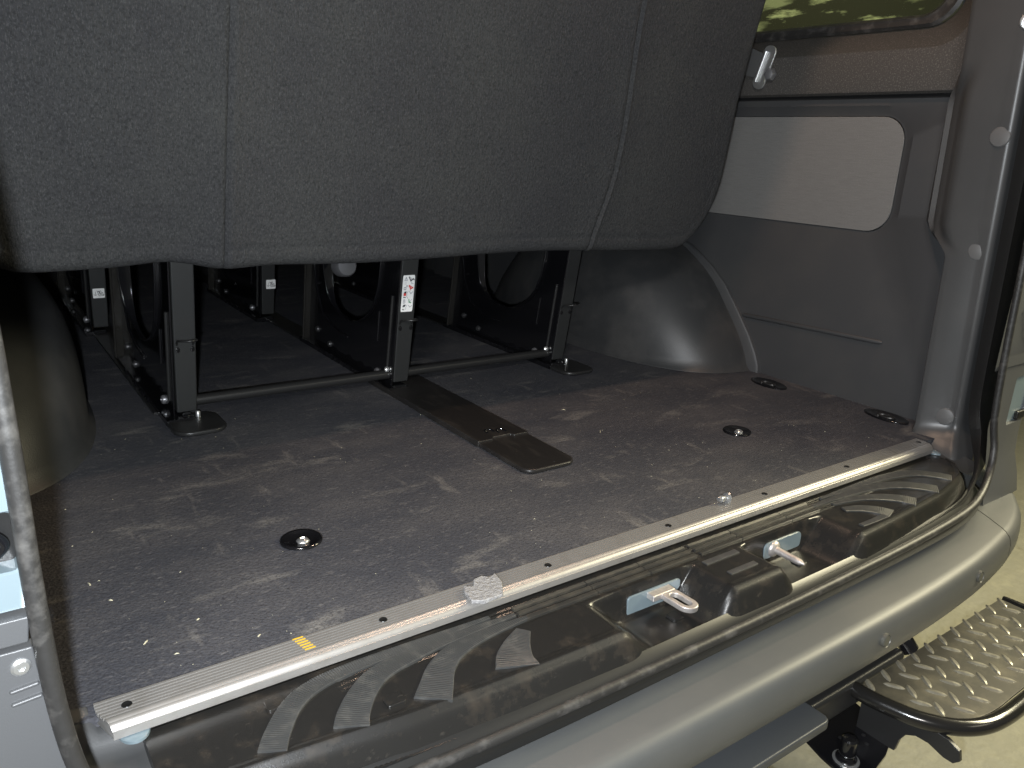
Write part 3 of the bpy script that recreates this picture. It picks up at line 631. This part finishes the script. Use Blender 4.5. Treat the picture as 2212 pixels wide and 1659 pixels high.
# ================================================================== REAR BENCH
bench = thing('rear_bench_seat', (0.64, 0.9, 0), 'charcoal felt-backed three-part bench seat on three glossy black legs, nearest the doorway', 'bench seat')
ZB = 0.335; XC = 0.6425
XR = [(0.3345, 1.225), (0.3352, 1.250), (0.338, 1.275), (0.346, 1.292), (0.364, 1.311), (0.382, 1.326), (0.403, 1.338), (0.435, 1.350), (0.475, 1.355), (0.53, 1.351), (0.592, 1.345), (0.64, 1.339), (0.735, 1.335), (0.9, 1.333), (1.22, 1.328), (1.26, 1.30), (1.275, 1.24)]
def yb(z): return 0.5 - 0.22*(z-ZB)
outl_r = [(x, z) for z, x in XR]; outl = outl_r + [(2*XC-x, z) for x, z in reversed(outl_r)]
def edge_dist(x, z):
    best = 9
    for (x0, z0), (x1, z1) in zip(outl, outl[1:]+outl[:1]):
        dx, dz = x1-x0, z1-z0; t = max(0, min(1, ((x-x0)*dx+(z-z0)*dz)/(dx*dx+dz*dz+1e-12))); best = min(best, math.hypot(x-x0-dx*t, z-z0-dz*t))
    return best
SE = (0.282, 1.004)
def seam_x(k, z):
    if k == 0: return 0.281 + 0.004*sstep(0.4, 0.75, z)
    return 1.004 + 0.020*sstep(0.335, 0.50, z)*(1-sstep(0.5, 0.8, z)) - 0.006*sstep(0.6, 0.8, z)
def back_y(x, z):
    d = edge_dist(x, z); r = 0.016
    y = yb(z)
    if d < r: y += r - math.sqrt(max(0, r*r-(r-d)**2))
    y += 0.0016*math.exp(-((d-0.030)/0.0022)**2) if z < 0.5 else 0      # stitched hem line
    for k in (0, 1):
        sx_ = seam_x(k, z); y += 0.0045*math.exp(-((x-sx_)/0.0032)**2) - 0.0035*math.exp(-((x-sx_)/0.030)**2) - 0.0022*math.exp(-((x-sx_-0.006)/0.0028)**2)
    y += 0.003*math.sin(x*5.1+1)*math.sin(z*7+x*2)
    return y
def zdrop(x): return 0.004*math.sin(x*9.0) + 0.006*math.exp(-((x-0.285)/0.05)**2)*-1 + 0.006*math.exp(-((x-0.20)/0.05)**2)
zs = [0.3345, 0.3352, 0.3365, 0.338, 0.340, 0.343, 0.346, 0.350, 0.355, 0.360, 0.363, 0.366, 0.370, 0.376, 0.384, 0.394, 0.406, 0.42, 0.44, 0.46] + [0.48+0.02*i for i in range(38)] + [1.235, 1.245, 1.26, 1.27, 1.275]
def xr(z): return interp(XR, z)
def warp(z, x): return z + zdrop(x)*max(0, 1-(z-ZB)/0.12)
for k in range(3):
    mb = MB(); rings = []
    for z in zs:
        a = 2*XC-xr(z) if k == 0 else seam_x(k-1, z); b_ = xr(z) if k == 2 else seam_x(k, z)
        row = []; n = 46
        for i in range(n+1):
            u = i/n; u = 0.5-0.5*math.cos(math.pi*u) if True else u
            x = a+(b_-a)*u; row.append((x, back_y(x, z), warp(z, x)))
        if k == 2: row += [(b_, yb(z)+0.030, warp(z, b_)), (b_-0.004, yb(z)+0.034, warp(z, b_)), (b_+0.001, yb(z)+0.040, warp(z, b_)), (b_-0.001, yb(z)+0.11, warp(z, b_))]
        if k == 0: row = [(a+0.001, yb(z)+0.11, warp(z, a)), (a, yb(z)+0.030, warp(z, a))] + row
        rings.append(row)
    # underside turning forward
    r0 = rings[0]; under = [(p[0], max(p[1], 0.5)+0.11, p[2]+0.004) for p in r0]; mb.loft([under]+rings, False, False)
    mb.build('back_panel', felt, bench, angle=60, fix=True, label=['left felt back panel', 'wide middle felt back panel', 'right felt back panel with rounded corner'][k])
q = MB(); q.box(-0.03, 1.315, 0.50, 0.60, 0.40, 1.20); q.box(0.0, 1.28, 0.60, 1.22, 0.345, 0.46); q.build('seat_cushion', felt, bench, bevel=0.02, seg=3)

flangem = mat('flange black', (0.020, 0.019, 0.017), 0.20, coat=0.5)
dullbolt = mat('blackened bolt', (0.06, 0.06, 0.062), 0.30, 0.5)
def leg_frame(parent, xp, y0, with_tubes=True, main=True, dy=0.0):
    """pressed side plate with a U opening, a slanted box leg, foot pad, lashing loop and bolts"""
    # plate outline in (y,z)
    top = 0.42
    def sl(z): return -0.148*z
    yf = y0+0.475; yr_ = y0-0.005
    outer_ = [(yr_+sl(0.012), 0.012), (yf, 0.012), (yf+sl(0.24)*0.9, 0.24), (yf-0.10, top)]
    U = [(yf-0.152, top), (yf-0.158, 0.30), (yf-0.161, 0.22), (yf-0.166, 0.168), (yf-0.178, 0.143), (yf-0.205, 0.126), (yf-0.24, 0.119), (yf-0.285, 0.117), (yf-0.32, 0.125), (yf-0.355, 0.140), (yf-0.385, 0.160), (yf-0.407, 0.184), (yf-0.428, 0.224), (yf-0.441, 0.277), (yf-0.445, top)]
    poly = outer_ + U + [(yr_+sl(top), top)]
    mb = MB(); mb.prism(poly, lambda a, b_: (xp, a, b_), lambda a, b_: (xp-0.003, a, b_))
    pl = mb.build('side_plate', gloss, parent, bevel=0.0008)
    # rolled flange following the opening and the front edge
    q = MB(); W = [0.026, 0.026, 0.024, 0.018, 0.012] + [0.008]*20
    q.loft([[(xp-0.003, a, b_), (xp-W[i_], a, b_), (xp-W[i_]-0.001, a+0.003, b_+0.001), (xp-0.003, a+0.003, b_+0.003)] for i_, (a, b_) in enumerate(U)], True, True)
    q.tube([(xp-W[i_], a+0.001, b_) for i_, (a, b_) in enumerate(U)], 0.0020, 10); q.build('rolled_edge', gloss, pl, angle=50)
    q = MB(); q.loft([[(xp-0.003, a, b_), (xp-0.020, a, b_), (xp-0.020, a+0.003, b_), (xp-0.003, a+0.003, b_)] for a, b_ in [(yf, 0.012), (yf-0.018, 0.13), (yf-0.034, 0.24), (yf-0.10, top)]], True, True); q.tube([(xp-0.020, a, b_) for a, b_ in [(yf, 0.012), (yf-0.018, 0.13), (yf-0.034, 0.24), (yf-0.10, top)]], 0.0030, 10); q.build('front_flange', flangem, pl, angle=50)
    q = MB(); q.tube([(xp-0.004, y0+0.018+sl(0.04), 0.04), (xp-0.004, y0+0.018+sl(0.215), 0.215)], 0.0035, 10); q.build('pressed_rib', satin, pl)
    q = MB(); q.tube([(xp-0.004, y0+0.075+sl(0.10), 0.10), (xp-0.004, y0+0.075+sl(0.17), 0.17)], 0.0028, 10); q.build('pressed_rib', gloss, pl)
    q = MB(); q.tube([(xp-0.0035, yf-0.05, 0.22), (xp-0.0035, yf-0.062, 0.16), (xp-0.0035, yf-0.10, 0.10), (xp-0.0035, yf-0.17, 0.078), (xp-0.0035, yf-0.25, 0.072)], 0.0030, 10); q.build('pressed_rib', gloss, pl)
    for by, bz, br in ((y0+0.060, 0.027, 0.009), (yf-0.145, 0.030, 0.008), (yf-0.066, 0.052, 0.008), (yf-0.075, 0.225, 0.004), (yf-0.075, 0.175, 0.004)):
        q = MB(); q.disc((xp-0.003, by, bz), (-1, 0, 0), [(br, -0.001), (br, 0.003), (br*0.82, 0.006), (br*0.4, 0.0068), (br*0.35, 0.004)], 18); q.build('bolt', (knobm if by < y0+0.1 else dullbolt) if br > 0.006 else gloss, pl, angle=40)
    # base channel
    q = MB(); q.box(xp-0.020, xp+0.030, y0-0.03, yf+0.03, 0.0003, 0.013); bc = q.build('base_channel', gloss, parent, bevel=0.002)
    for yy_ in (y0+0.12, y0+0.17, y0+0.24, y0+0.33):
        q = MB(); q.tube(curve([(xp-0.021, yy_, 0.003), (xp-0.022, yy_+0.012, 0.013), (xp-0.021, yy_+0.032, 0.012), (xp-0.021, yy_+0.040, 0.003)], 4), 0.0022, 6); q.build('weld_bead', gloss, bc)
    # box leg, closed, slanting
    x0, x1 = xp+0.003, xp+0.043
    ring = lambda z, d=0: [(x0+d, y0+sl(z), z), (x1-d, y0+sl(z), z), (x1-d, y0+0.03+sl(z), z), (x0+d, y0+0.03+sl(z), z)]
    q = MB(); q.loft([ring(0.016, 0.002), ring(0.05, 0.001), ring(0.2), ring(0.43)], True, True)
    lg = q.build('leg', legm, parent, bevel=0.003, seg=3)
    return pl, lg
X_LEG = (0.252, 0.708, 1.158)
legs = []
for xp in X_LEG:
    pl, lg = leg_frame(bench, xp, 0.790); legs.append(lg)
    y0 = 0.790-0.148*0.165; z = 0.166; xm = xp+0.023
    q = MB(); q.tube(curve([(xm-0.014, y0+0.003, z-0.012), (xm-0.014, y0-0.006, z-0.003), (xm-0.010, y0-0.022, z), (xm+0.004, y0-0.030, z+0.001), (xm+0.016, y0-0.022, z), (xm+0.015, y0-0.006, z-0.003), (xm+0.014, y0+0.003, z-0.014)], 6), 0.0023, 10); q.build('lashing_loop', satin, lg)
    for dx in (-0.013, 0.013):
        q = MB(); q.disc((xm+dx, y0+0.003, z-0.022), (0, -1, 0.1), [(0.0055, 0), (0.0055, 0.0012), (0.003, 0.0016), (0.0025, 0.0003)], 16, sx=0.7); q.build('slot_rim', gloss, lg)
# rounded feet on the outer legs
for xp in (X_LEG[0], X_LEG[2]):
    q = MB(); q.prism(rrect(xp-0.020, xp+0.075, 0.690, 0.800, 0.030, 8), lambda a, b_: (a, b_, 0.0003), lambda a, b_: (a, b_, 0.010)); ft = q.build('foot_plate', satin, bench, bevel=0.004, seg=3)
    q = MB(); q.disc((xp+0.020, 0.776, 0.010), (0, 0, 1), [(0.011, 0), (0.011, 0.005), (0.007, 0.008)], 6); q.build('bolt', gloss, ft, bevel=0.001)
    q = MB(); q.disc((xp+0.038, 0.770, 0.010), (0, 0, 1), [(0.0045, 0), (0.0045, 0.010), (0.003, 0.012)], 12); q.build('pin', steel, ft)
q = MB(); q.tube([(0.290, 0.800, 0.034), (0.706, 0.800, 0.034)], 0.0105, 16); q.build('cross_tube', satin, bench)
q = MB(); q.tube([(0.745, 0.800, 0.034), (1.156, 0.800, 0.034)], 0.0105, 16); q.build('cross_tube', satin, bench)
for xx in (0.702, 1.150):
    q = MB(); q.disc((xx, 0.800, 0.045), (-0.3, -1, 0.4), [(0.006, 0), (0.006, 0.006), (0.003, 0.008)], 12); q.build('bolt', steel, bench)
# recliner barrel hanging in the middle opening
q = MB(); q.disc((0.700, 1.010, 0.245), (0, -1, 0.15), [(0.020, -0.03), (0.026, -0.026), (0.026, 0.004), (0.022, 0.010), (0.006, 0.012)], 28, xdir=(1, 0, 0)); rb = q.build('recliner_barrel', knobm, bench, angle=40)
q = MB(); q.box(0.692, 0.712, 0.985, 1.0, 0.268, 0.30); q.build('recliner_tab', steel, rb)
q = MB(); q.tube([(0.674, 0.995, 0.262), (0.650, 0.99, 0.263)], 0.006, 12); q.build('recliner_bolt', steel, rb)

q = MB(); q.tube(curve([(0.700, yb(0.80)-0.003, 0.800), (0.703, yb(0.80)-0.006, 0.806), (0.702, yb(0.80)-0.003, 0.812)], 4), 0.0010, 6); q.build('lint_thread', white, bench)
# warning labels, printed flat on the legs
def flat(mb, P, pts, k):
    """pts in label units (0..1, 0..1)"""
    mb.add([P(a, b_, 0.0004) for a, b_ in pts], [tuple(range(len(pts)))], k)
def stroke(mb, P, pts, wd, k, asp=1.0):
    for (x0, z0), (x1, z1) in zip(pts, pts[1:]):
        dx, dz = (x1-x0)*asp, z1-z0; L_ = math.hypot(dx, dz); nx_, nz_ = -dz/L_*wd/asp, dx/L_*wd
        ex, ez = dx/L_*wd*0.6/asp, dz/L_*wd*0.6
        flat(mb, P, [(x0-ex+nx_, z0-ez+nz_), (x1+ex+nx_, z1+ez+nz_), (x1+ex-nx_, z1+ez-nz_), (x0-ex-nx_, z0-ez-nz_)], k)
# tall instruction label on middle leg
xl0, xl1, zl0, zl1 = 0.7155, 0.7440, 0.181, 0.262
def PL(a, b_, d=0.0): z = zl0+(zl1-zl0)*b_; return (xl0+(xl1-xl0)*a, 0.790-0.148*z-0.0006-d, z)
mb = MB(); base = [(a, b_) for a, b_ in rrect(0, 1, 0, 1, 0.07, 4)]
mb.add([PL(a, b_) for a, b_ in base], [tuple(range(len(base)))], 0)
A = 0.40
K, RD, GN, GY = 1, 2, 3, 4
stroke(mb, PL, [(0.14, 0.86), (0.26, 0.95), (0.38, 0.86), (0.14, 0.86)], 0.008, GY, A); stroke(mb, PL, [(0.26, 0.92), (0.26, 0.885)], 0.008, GY, A)
stroke(mb, PL, [(0.50, 0.95), (0.66, 0.84), (0.84, 0.90), (0.93, 0.87)], 0.016, K, A); stroke(mb, PL, [(0.60, 0.95), (0.72, 0.88)], 0.008, GY, A)
stroke(mb, PL, [(0.16, 0.82), (0.34, 0.82)], 0.003, GY, A); stroke(mb, PL, [(0.16, 0.79), (0.34, 0.79)], 0.003, GY, A); stroke(mb, PL, [(0.16, 0.76), (0.34, 0.76)], 0.003, GY, A)
stroke(mb, PL, [(0.70, 0.82), (0.74, 0.77), (0.90, 0.77)], 0.005, GY, A)
stroke(mb, PL, [(0.14, 0.67), (0.14, 0.615), (0.30, 0.615), (0.30, 0.67), (0.14, 0.67)], 0.010, GY, A); stroke(mb, PL, [(0.29, 0.67), (0.34, 0.72), (0.42, 0.71), (0.46, 0.68)], 0.010, GY, A)
stroke(mb, PL, [(0.56, 0.72), (0.70, 0.63), (0.88, 0.66)], 0.020, RD, A); stroke(mb, PL, [(0.64, 0.71), (0.80, 0.67)], 0.010, RD, A); stroke(mb, PL, [(0.72, 0.63), (0.66, 0.59)], 0.008, RD, A)
flat(mb, PL, [(0.14, 0.51), (0.34, 0.51), (0.40, 0.56), (0.22, 0.56)], K); flat(mb, PL, [(0.14, 0.44), (0.34, 0.44), (0.38, 0.51), (0.14, 0.51)], RD); flat(mb, PL, [(0.12, 0.40), (0.33, 0.385), (0.34, 0.405), (0.12, 0.42)], K)
stroke(mb, PL, [(0.50, 0.56), (0.42, 0.50), (0.42, 0.42), (0.52, 0.37)], 0.007, GY, A); stroke(mb, PL, [(0.62, 0.56), (0.74, 0.49), (0.90, 0.545)], 0.008, GY, A)
stroke(mb, PL, [(0.16, 0.30), (0.16, 0.245), (0.30, 0.245), (0.30, 0.30), (0.16, 0.30)], 0.009, GY, A); stroke(mb, PL, [(0.17, 0.30), (0.18, 0.335), (0.28, 0.335), (0.29, 0.30)], 0.008, GY, A)
stroke(mb, PL, [(0.62, 0.34), (0.66, 0.26), (0.80, 0.245)], 0.016, GN, A); stroke(mb, PL, [(0.72, 0.28), (0.86, 0.34)], 0.007, GY, A)
flat(mb, PL, [(0.12, 0.14), (0.34, 0.14), (0.40, 0.20), (0.20, 0.20)], K); flat(mb, PL, [(0.10, 0.06), (0.30, 0.045), (0.31, 0.065), (0.10, 0.08)], K); stroke(mb, PL, [(0.14, 0.11), (0.18, 0.11)], 0.006, GY, A); stroke(mb, PL, [(0.24, 0.11), (0.29, 0.11)], 0.006, GN, A)
stroke(mb, PL, [(0.50, 0.19), (0.42, 0.13), (0.42, 0.06)], 0.006, GY, A); stroke(mb, PL, [(0.62, 0.18), (0.74, 0.12), (0.90, 0.16)], 0.008, GY, A)
mb.build('warning_label', [white, ink, red, green, pale], legs[1], fix=False, label='white label of seat folding pictograms with padlocks')

# ================================================================== SECOND BENCH further forward
b2 = thing('front_bench_seat', (0.5, 1.9, 0), 'dark bench seat further inside the van whose legs carry small white child seat labels', 'bench seat')
lg2 = []
for xp in (0.226, 0.676, 1.130):
    pl, lg = leg_frame(b2, xp, 1.580); lg2.append(lg)
q = MB(); q.box(0.0, 1.36, 1.42, 2.05, 0.36, 0.48); q.build('seat_cushion', felt, b2, bevel=0.02)
q = MB(); q.box(-0.05, 1.36, 1.30, 1.42, 0.34, 1.0); q.build('backrest', felt, b2, bevel=0.03)
def seat_icon(xa, xb, za, zb, leg_):
    def P(a, b_, d=0.0): z = za+(zb-za)*b_; return (xa+(xb-xa)*a, 1.580-0.148*z-0.0006-d, z)
    mb = MB(); base = rrect(0, 1, 0, 1, 0.08, 4); mb.add([P(a, b_) for a, b_ in base], [tuple(range(len(base)))], 0)
    stroke(mb, P, [(0.40, 0.70), (0.52, 0.22), (0.90, 0.24), (0.93, 0.36), (0.60, 0.36), (0.50, 0.72), (0.40, 0.70)], 0.022, 1)
    stroke(mb, P, [(0.54, 0.76), (0.65, 0.46), (0.80, 0.46)], 0.026, 1); stroke(mb, P, [(0.66, 0.78), (0.72, 0.58), (0.84, 0.55), (0.88, 0.46)], 0.020, 1)
    stroke(mb, P, [(0.22, 0.62), (0.22, 0.30)], 0.016, 1); stroke(mb, P, [(0.09, 0.42), (0.14, 0.32), (0.22, 0.29), (0.31, 0.32), (0.37, 0.42)], 0.014, 1)
    stroke(mb, P, [(0.24, 0.64), (0.30, 0.76), (0.42, 0.80)], 0.007, 1)
    mb.build('child_seat_label', [white, ink], leg_, fix=False, label='small square white label with an anchor and seat symbol')
seat_icon(0.257-0.022, 0.285-0.022, 0.098, 0.124, lg2[0]); seat_icon(0.692, 0.720, 0.095, 0.123, lg2[1])

# ================================================================== LOOSE THINGS
q = MB(); q.disc((0.906, 0.006, 0.0125), (-0.75, 0.10, 0.05), [(0.0045, 0.004), (0.0045, 0.018), (0.0035, 0.020)], 14)
q.disc((0.906, 0.006, 0.0125), (-0.75, 0.10, 0.05), [(0.0085, -0.001), (0.0095, 0.0005), (0.0085, 0.003), (0.0045, 0.0045)], 20)
q.disc((0.893, 0.0075, 0.0130), (-0.75, 0.10, 0.05), [(0.0058, -0.001), (0.0058, 0.002)], 14)
tag(q.build('loose_bolt', steel, angle=40), 'short shiny flanged bolt lying loose on the edge of the sill strip', 'bolt')
q = MB(); P0 = [(0.399, -0.030), (0.401, -0.008), (0.408, 0.004), (0.420, 0.000), (0.426, 0.010), (0.440, 0.013), (0.447, 0.004), (0.458, 0.008), (0.456, -0.012), (0.440, -0.036), (0.412, -0.038)]
def sz(y): return 0.0052
q.prism(P0, lambda a, b_: (a, b_, sz(b_)), lambda a, b_: (a+0.001*math.sin(b_*700), b_, sz(b_)+0.0045+0.0015*math.sin(a*400)))
tag(q.build('tape_scrap', scrapm, bevel=0.0012), 'torn grey dusty scrap stuck over the nose of the sill strip', 'scrap')
mb = MB(); rnd = random.Random(5)
def crumb(x, y, z, s_, el=1.0):
    a = rnd.random()*6.28; ca, sa = math.cos(a), math.sin(a); pts = []
    for px, py, pz in ((-el, -.6, 0), (el, -.4, 0), (el*.8, .6, 0), (-el*.7, .5, 0), (0, 0, .8)): pts.append((x+(px*ca-py*sa)*s_, y+(px*sa+py*ca)*s_, z+pz*s_))
    mb.add(pts, [(0, 1, 4), (1, 2, 4), (2, 3, 4), (3, 0, 4), (0, 3, 2, 1)])
for i in range(230):
    x, y = rnd.uniform(0.0, 1.5), 0.03+rnd.random()**1.2*0.9; crumb(x, y, 0.0004, rnd.choice([0.0004, 0.0005, 0.0006, 0.0009]), rnd.choice([1, 1, 1.6]))
for x, y, s_, e in ((0.062, 0.095, 0.0016, 3.0), (0.085, 0.058, 0.0015, 1.8), (0.168, 0.045, 0.0016, 2.0), (0.030, 0.250, 0.0018, 2.6), (0.045, 0.20, 0.0020, 1.4), (0.72, 0.42, 0.0018, 4), (0.95, 0.36, 0.0015, 5), (0.97, 0.50, 0.0016, 3), (0.12, 0.11, 0.0016, 1.5)): crumb(x, y, 0.0005, s_, e)
o = mb.build('floor_crumbs', crumbm, fix=False, kind='stuff'); o['label'] = 'pale crumbs and grit scattered over the dark floor'

# ================================================================== HITCH STEP below the bumper
hs = thing('hitch_step', (1.25, -0.2, -0.33), 'black corner step of raised lozenge chequer plate inside a bent tube, below the bumper', 'step')
ZP = -0.30
def plate_outline():
    out = [(1.090, -0.172)]
    out += [(p.x, p.y) for p in curve([(1.088, -0.176, 0), (1.094, -0.215, 0), (1.112, -0.262, 0), (1.140, -0.296, 0), (1.180, -0.318, 0), (1.230, -0.326, 0), (1.30, -0.326, 0)], 5)]
    out += [(1.52, -0.326), (1.570, -0.318), (1.595, -0.290), (1.600, -0.25), (1.600, -0.172)]
    return out
PO = plate_outline()
q = MB(); q.prism(PO, lambda a, b_: (a, b_, ZP-0.004), lambda a, b_: (a, b_, ZP)); pl = q.build('chequer_plate', platem, hs, bevel=0.0006)
def inside(x, y):
    c_ = False; n = len(PO)
    for i in range(n):
        (x0, y0), (x1, y1) = PO[i], PO[i-1]
        if (y0 > y) != (y1 > y) and x < (x1-x0)*(y-y0)/(y1-y0)+x0: c_ = not c_
    return c_
def lozenge(d, nm):
    dx, dy = d; L_ = math.hypot(dx, dy); t = Vector((dx/L_, dy/L_, 0)); n_ = Vector((-t.y, t.x, 0)); mb = MB(); prev = []
    for i in range(9):
        u = -1+2*i/8; w_ = 0.0060*max(0, 1-u*u)**0.7+0.0002; h_ = 0.0026*max(0, 1-u*u)**0.5; c_ = t*(0.0175*u)
        prev.append([tuple(c_+n_*w_+Vector((0, 0, -0.0002))), tuple(c_+n_*w_*0.45+Vector((0, 0, h_))), tuple(c_-n_*w_*0.45+Vector((0, 0, h_))), tuple(c_-n_*w_+Vector((0, 0, -0.0002)))])
    mb.loft(prev, True, True)
    me = bpy.data.meshes.new(nm); me.from_pydata(mb.v, [], mb.f); me.materials.append(lozm); me.polygons.foreach_set('use_smooth', [True]*len(me.polygons)); me.update(); me.set_sharp_from_angle(angle=R(35)); return me
LA = lozenge((-0.021, -0.027), 'lozenge_a'); LB = lozenge((0.0165, -0.025), 'lozenge_b')
for r in range(8):
    y = -0.1805-0.0236*r; isA = r % 2 == 0
    for k in range(-1, 13):
        x = (1.106 if isA else 1.139) + 0.0482*k - 0.003*(r//2)
        if not (inside(x+0.010, y-0.008) and inside(x-0.010, y-0.008) and inside(x, y-0.009)): continue
        o = bpy.data.objects.new('lozenge', LA if isA else LB); col.objects.link(o); o.parent = pl; o.location = Vector((x, y, ZP)) - WORLD[pl.name]; WORLD[o.name] = Vector((x, y, ZP))
tp = curve([(1.082, -0.166, -0.306), (1.082, -0.190, -0.306), (1.088, -0.222, -0.306), (1.104, -0.268, -0.306), (1.134, -0.306, -0.306), (1.176, -0.330, -0.306), (1.232, -0.340, -0.306), (1.32, -0.341, -0.306), (1.50, -0.341, -0.306), (1.575, -0.333, -0.306), (1.608, -0.305, -0.306), (1.614, -0.26, -0.306), (1.614, -0.172, -0.304)], 8)
q = MB(); q.tube(tp, [0.0135]*(len(tp)-12)+[0.0135-0.0007*i for i in range(12)], 18); q.build('frame_tube', mat('gloss tube paint', (0.012, 0.0115, 0.011), 0.20, bump=[('noise', 90, 0.1, 0.001)], coat=0.3), hs)
# gusset plate under the step, and rear beam
def prismz(mb, pts, z0, z1): mb.prism(pts, lambda a, b_: (a, b_, z0), lambda a, b_: (a, b_, z1))
q = MB(); q.prism([(-0.17, -0.312), (-0.31, -0.315), (-0.330, -0.324), (-0.334, -0.340), (-0.325, -0.350), (-0.31, -0.350), (-0.285, -0.342), (-0.265, -0.343), (-0.250, -0.352), (-0.242, -0.368), (-0.238, -0.392), (-0.17, -0.40)], lambda a, b_: (1.110, a, b_), lambda a, b_: (1.118, a, b_)); q.build('gusset', satin, hs, bevel=0.001)
q = MB(); prismz(q, [(1.02, -0.10), (1.17, -0.12), (1.15, -0.20), (1.125, -0.224), (1.09, -0.236), (1.05, -0.243), (1.035, -0.255), (1.02, -0.268), (0.99, -0.262), (0.985, -0.24), (0.995, -0.18)], -0.398, -0.392); br = q.build('bracket', gloss, hs, bevel=0.001)
for hx, hy in ((1.085, -0.205), (1.10, -0.190), (1.075, -0.188), (1.115, -0.212), (1.06, -0.172)):
    p = MB(); p.disc((hx, hy, -0.3918), (0, 0, 1), [(0.0035, 0), (0.0035, 0.0006), (0.002, 0.0006)], 12); p.build('bolt_hole', satin, br)
q = MB(); q.disc((1.022, -0.206, -0.392), (0, 0, 1), [(0.017, 0), (0.017, 0.006), (0.0125, 0.008), (0.0115, 0.010), (0.0130, 0.014), (0.0125, 0.040), (0.010, 0.043), (0.004, 0.044)], 24); q.build('bolt', gloss, hs, angle=35)
q = MB(); q.disc((1.022, -0.206, -0.3915), (0, 0, 1), [(0.021, 0), (0.021, 0.002), (0.018, 0.0025)], 24); q.build('washer', steel, hs, angle=35)

tb = thing('tow_beam', (0.8, -0.1, -0.33), 'dark steel tow beam and grey end plate running under the bumper', 'tow bar')
q = MB(); q.box(0.10, 1.24, -0.170, -0.03, -0.345, -0.290); q.build('cross_beam', satin, tb, bevel=0.010, seg=4)
q = MB(); q.prism(rrect(0.45, 0.955, -0.205, -0.05, 0.014, 6), lambda a, b_: (a, b_, -0.300), lambda a, b_: (a, b_, -0.283)); q.build('end_plate', mat('blue grey steel', (0.050, 0.054, 0.058), 0.40, bump=[('noise', 700, 0.3, 0.0005)]), tb, bevel=0.004, seg=3)
q = MB(); q.tube(curve([(1.20, -0.10, -0.315), (1.24, -0.13, -0.290), (1.255, -0.150, -0.283), (1.262, -0.165, -0.30)], 6), 0.016, 14); q.build('hose_end', gloss, tb)
q = MB(); q.box(0.80, 0.84, -0.235, -0.10, -0.375, -0.345); q.build('socket_bracket', mat('zinc grey', (0.30, 0.31, 0.30), 0.5, 0.5), tb, bevel=0.003)
q = MB(); q.tube([(0.86, -0.225, -0.36), (0.95, -0.225, -0.40)], 0.012, 12); q.build('cable_sleeve', satin, tb)

# ================================================================== OUTSIDE, seen through the side window
q = MB(); q.box(4.6, 4.7, -3, 9, -0.68, 2.6)
o = q.build('garage_wall', mat('green lit garage wall', (0.30, 0.34, 0.20), 0.8, var=[((0.3, 0.8, 0.5, 2.6), (0.03, 0.033, 0.018), 0.50, 0.55), ((0.6, 2, 1.4, 6), (0.55, 0.62, 0.36), 0.56, 0.62)]), kind='structure'); o['label'] = 'greenish garage wall beyond the side window'
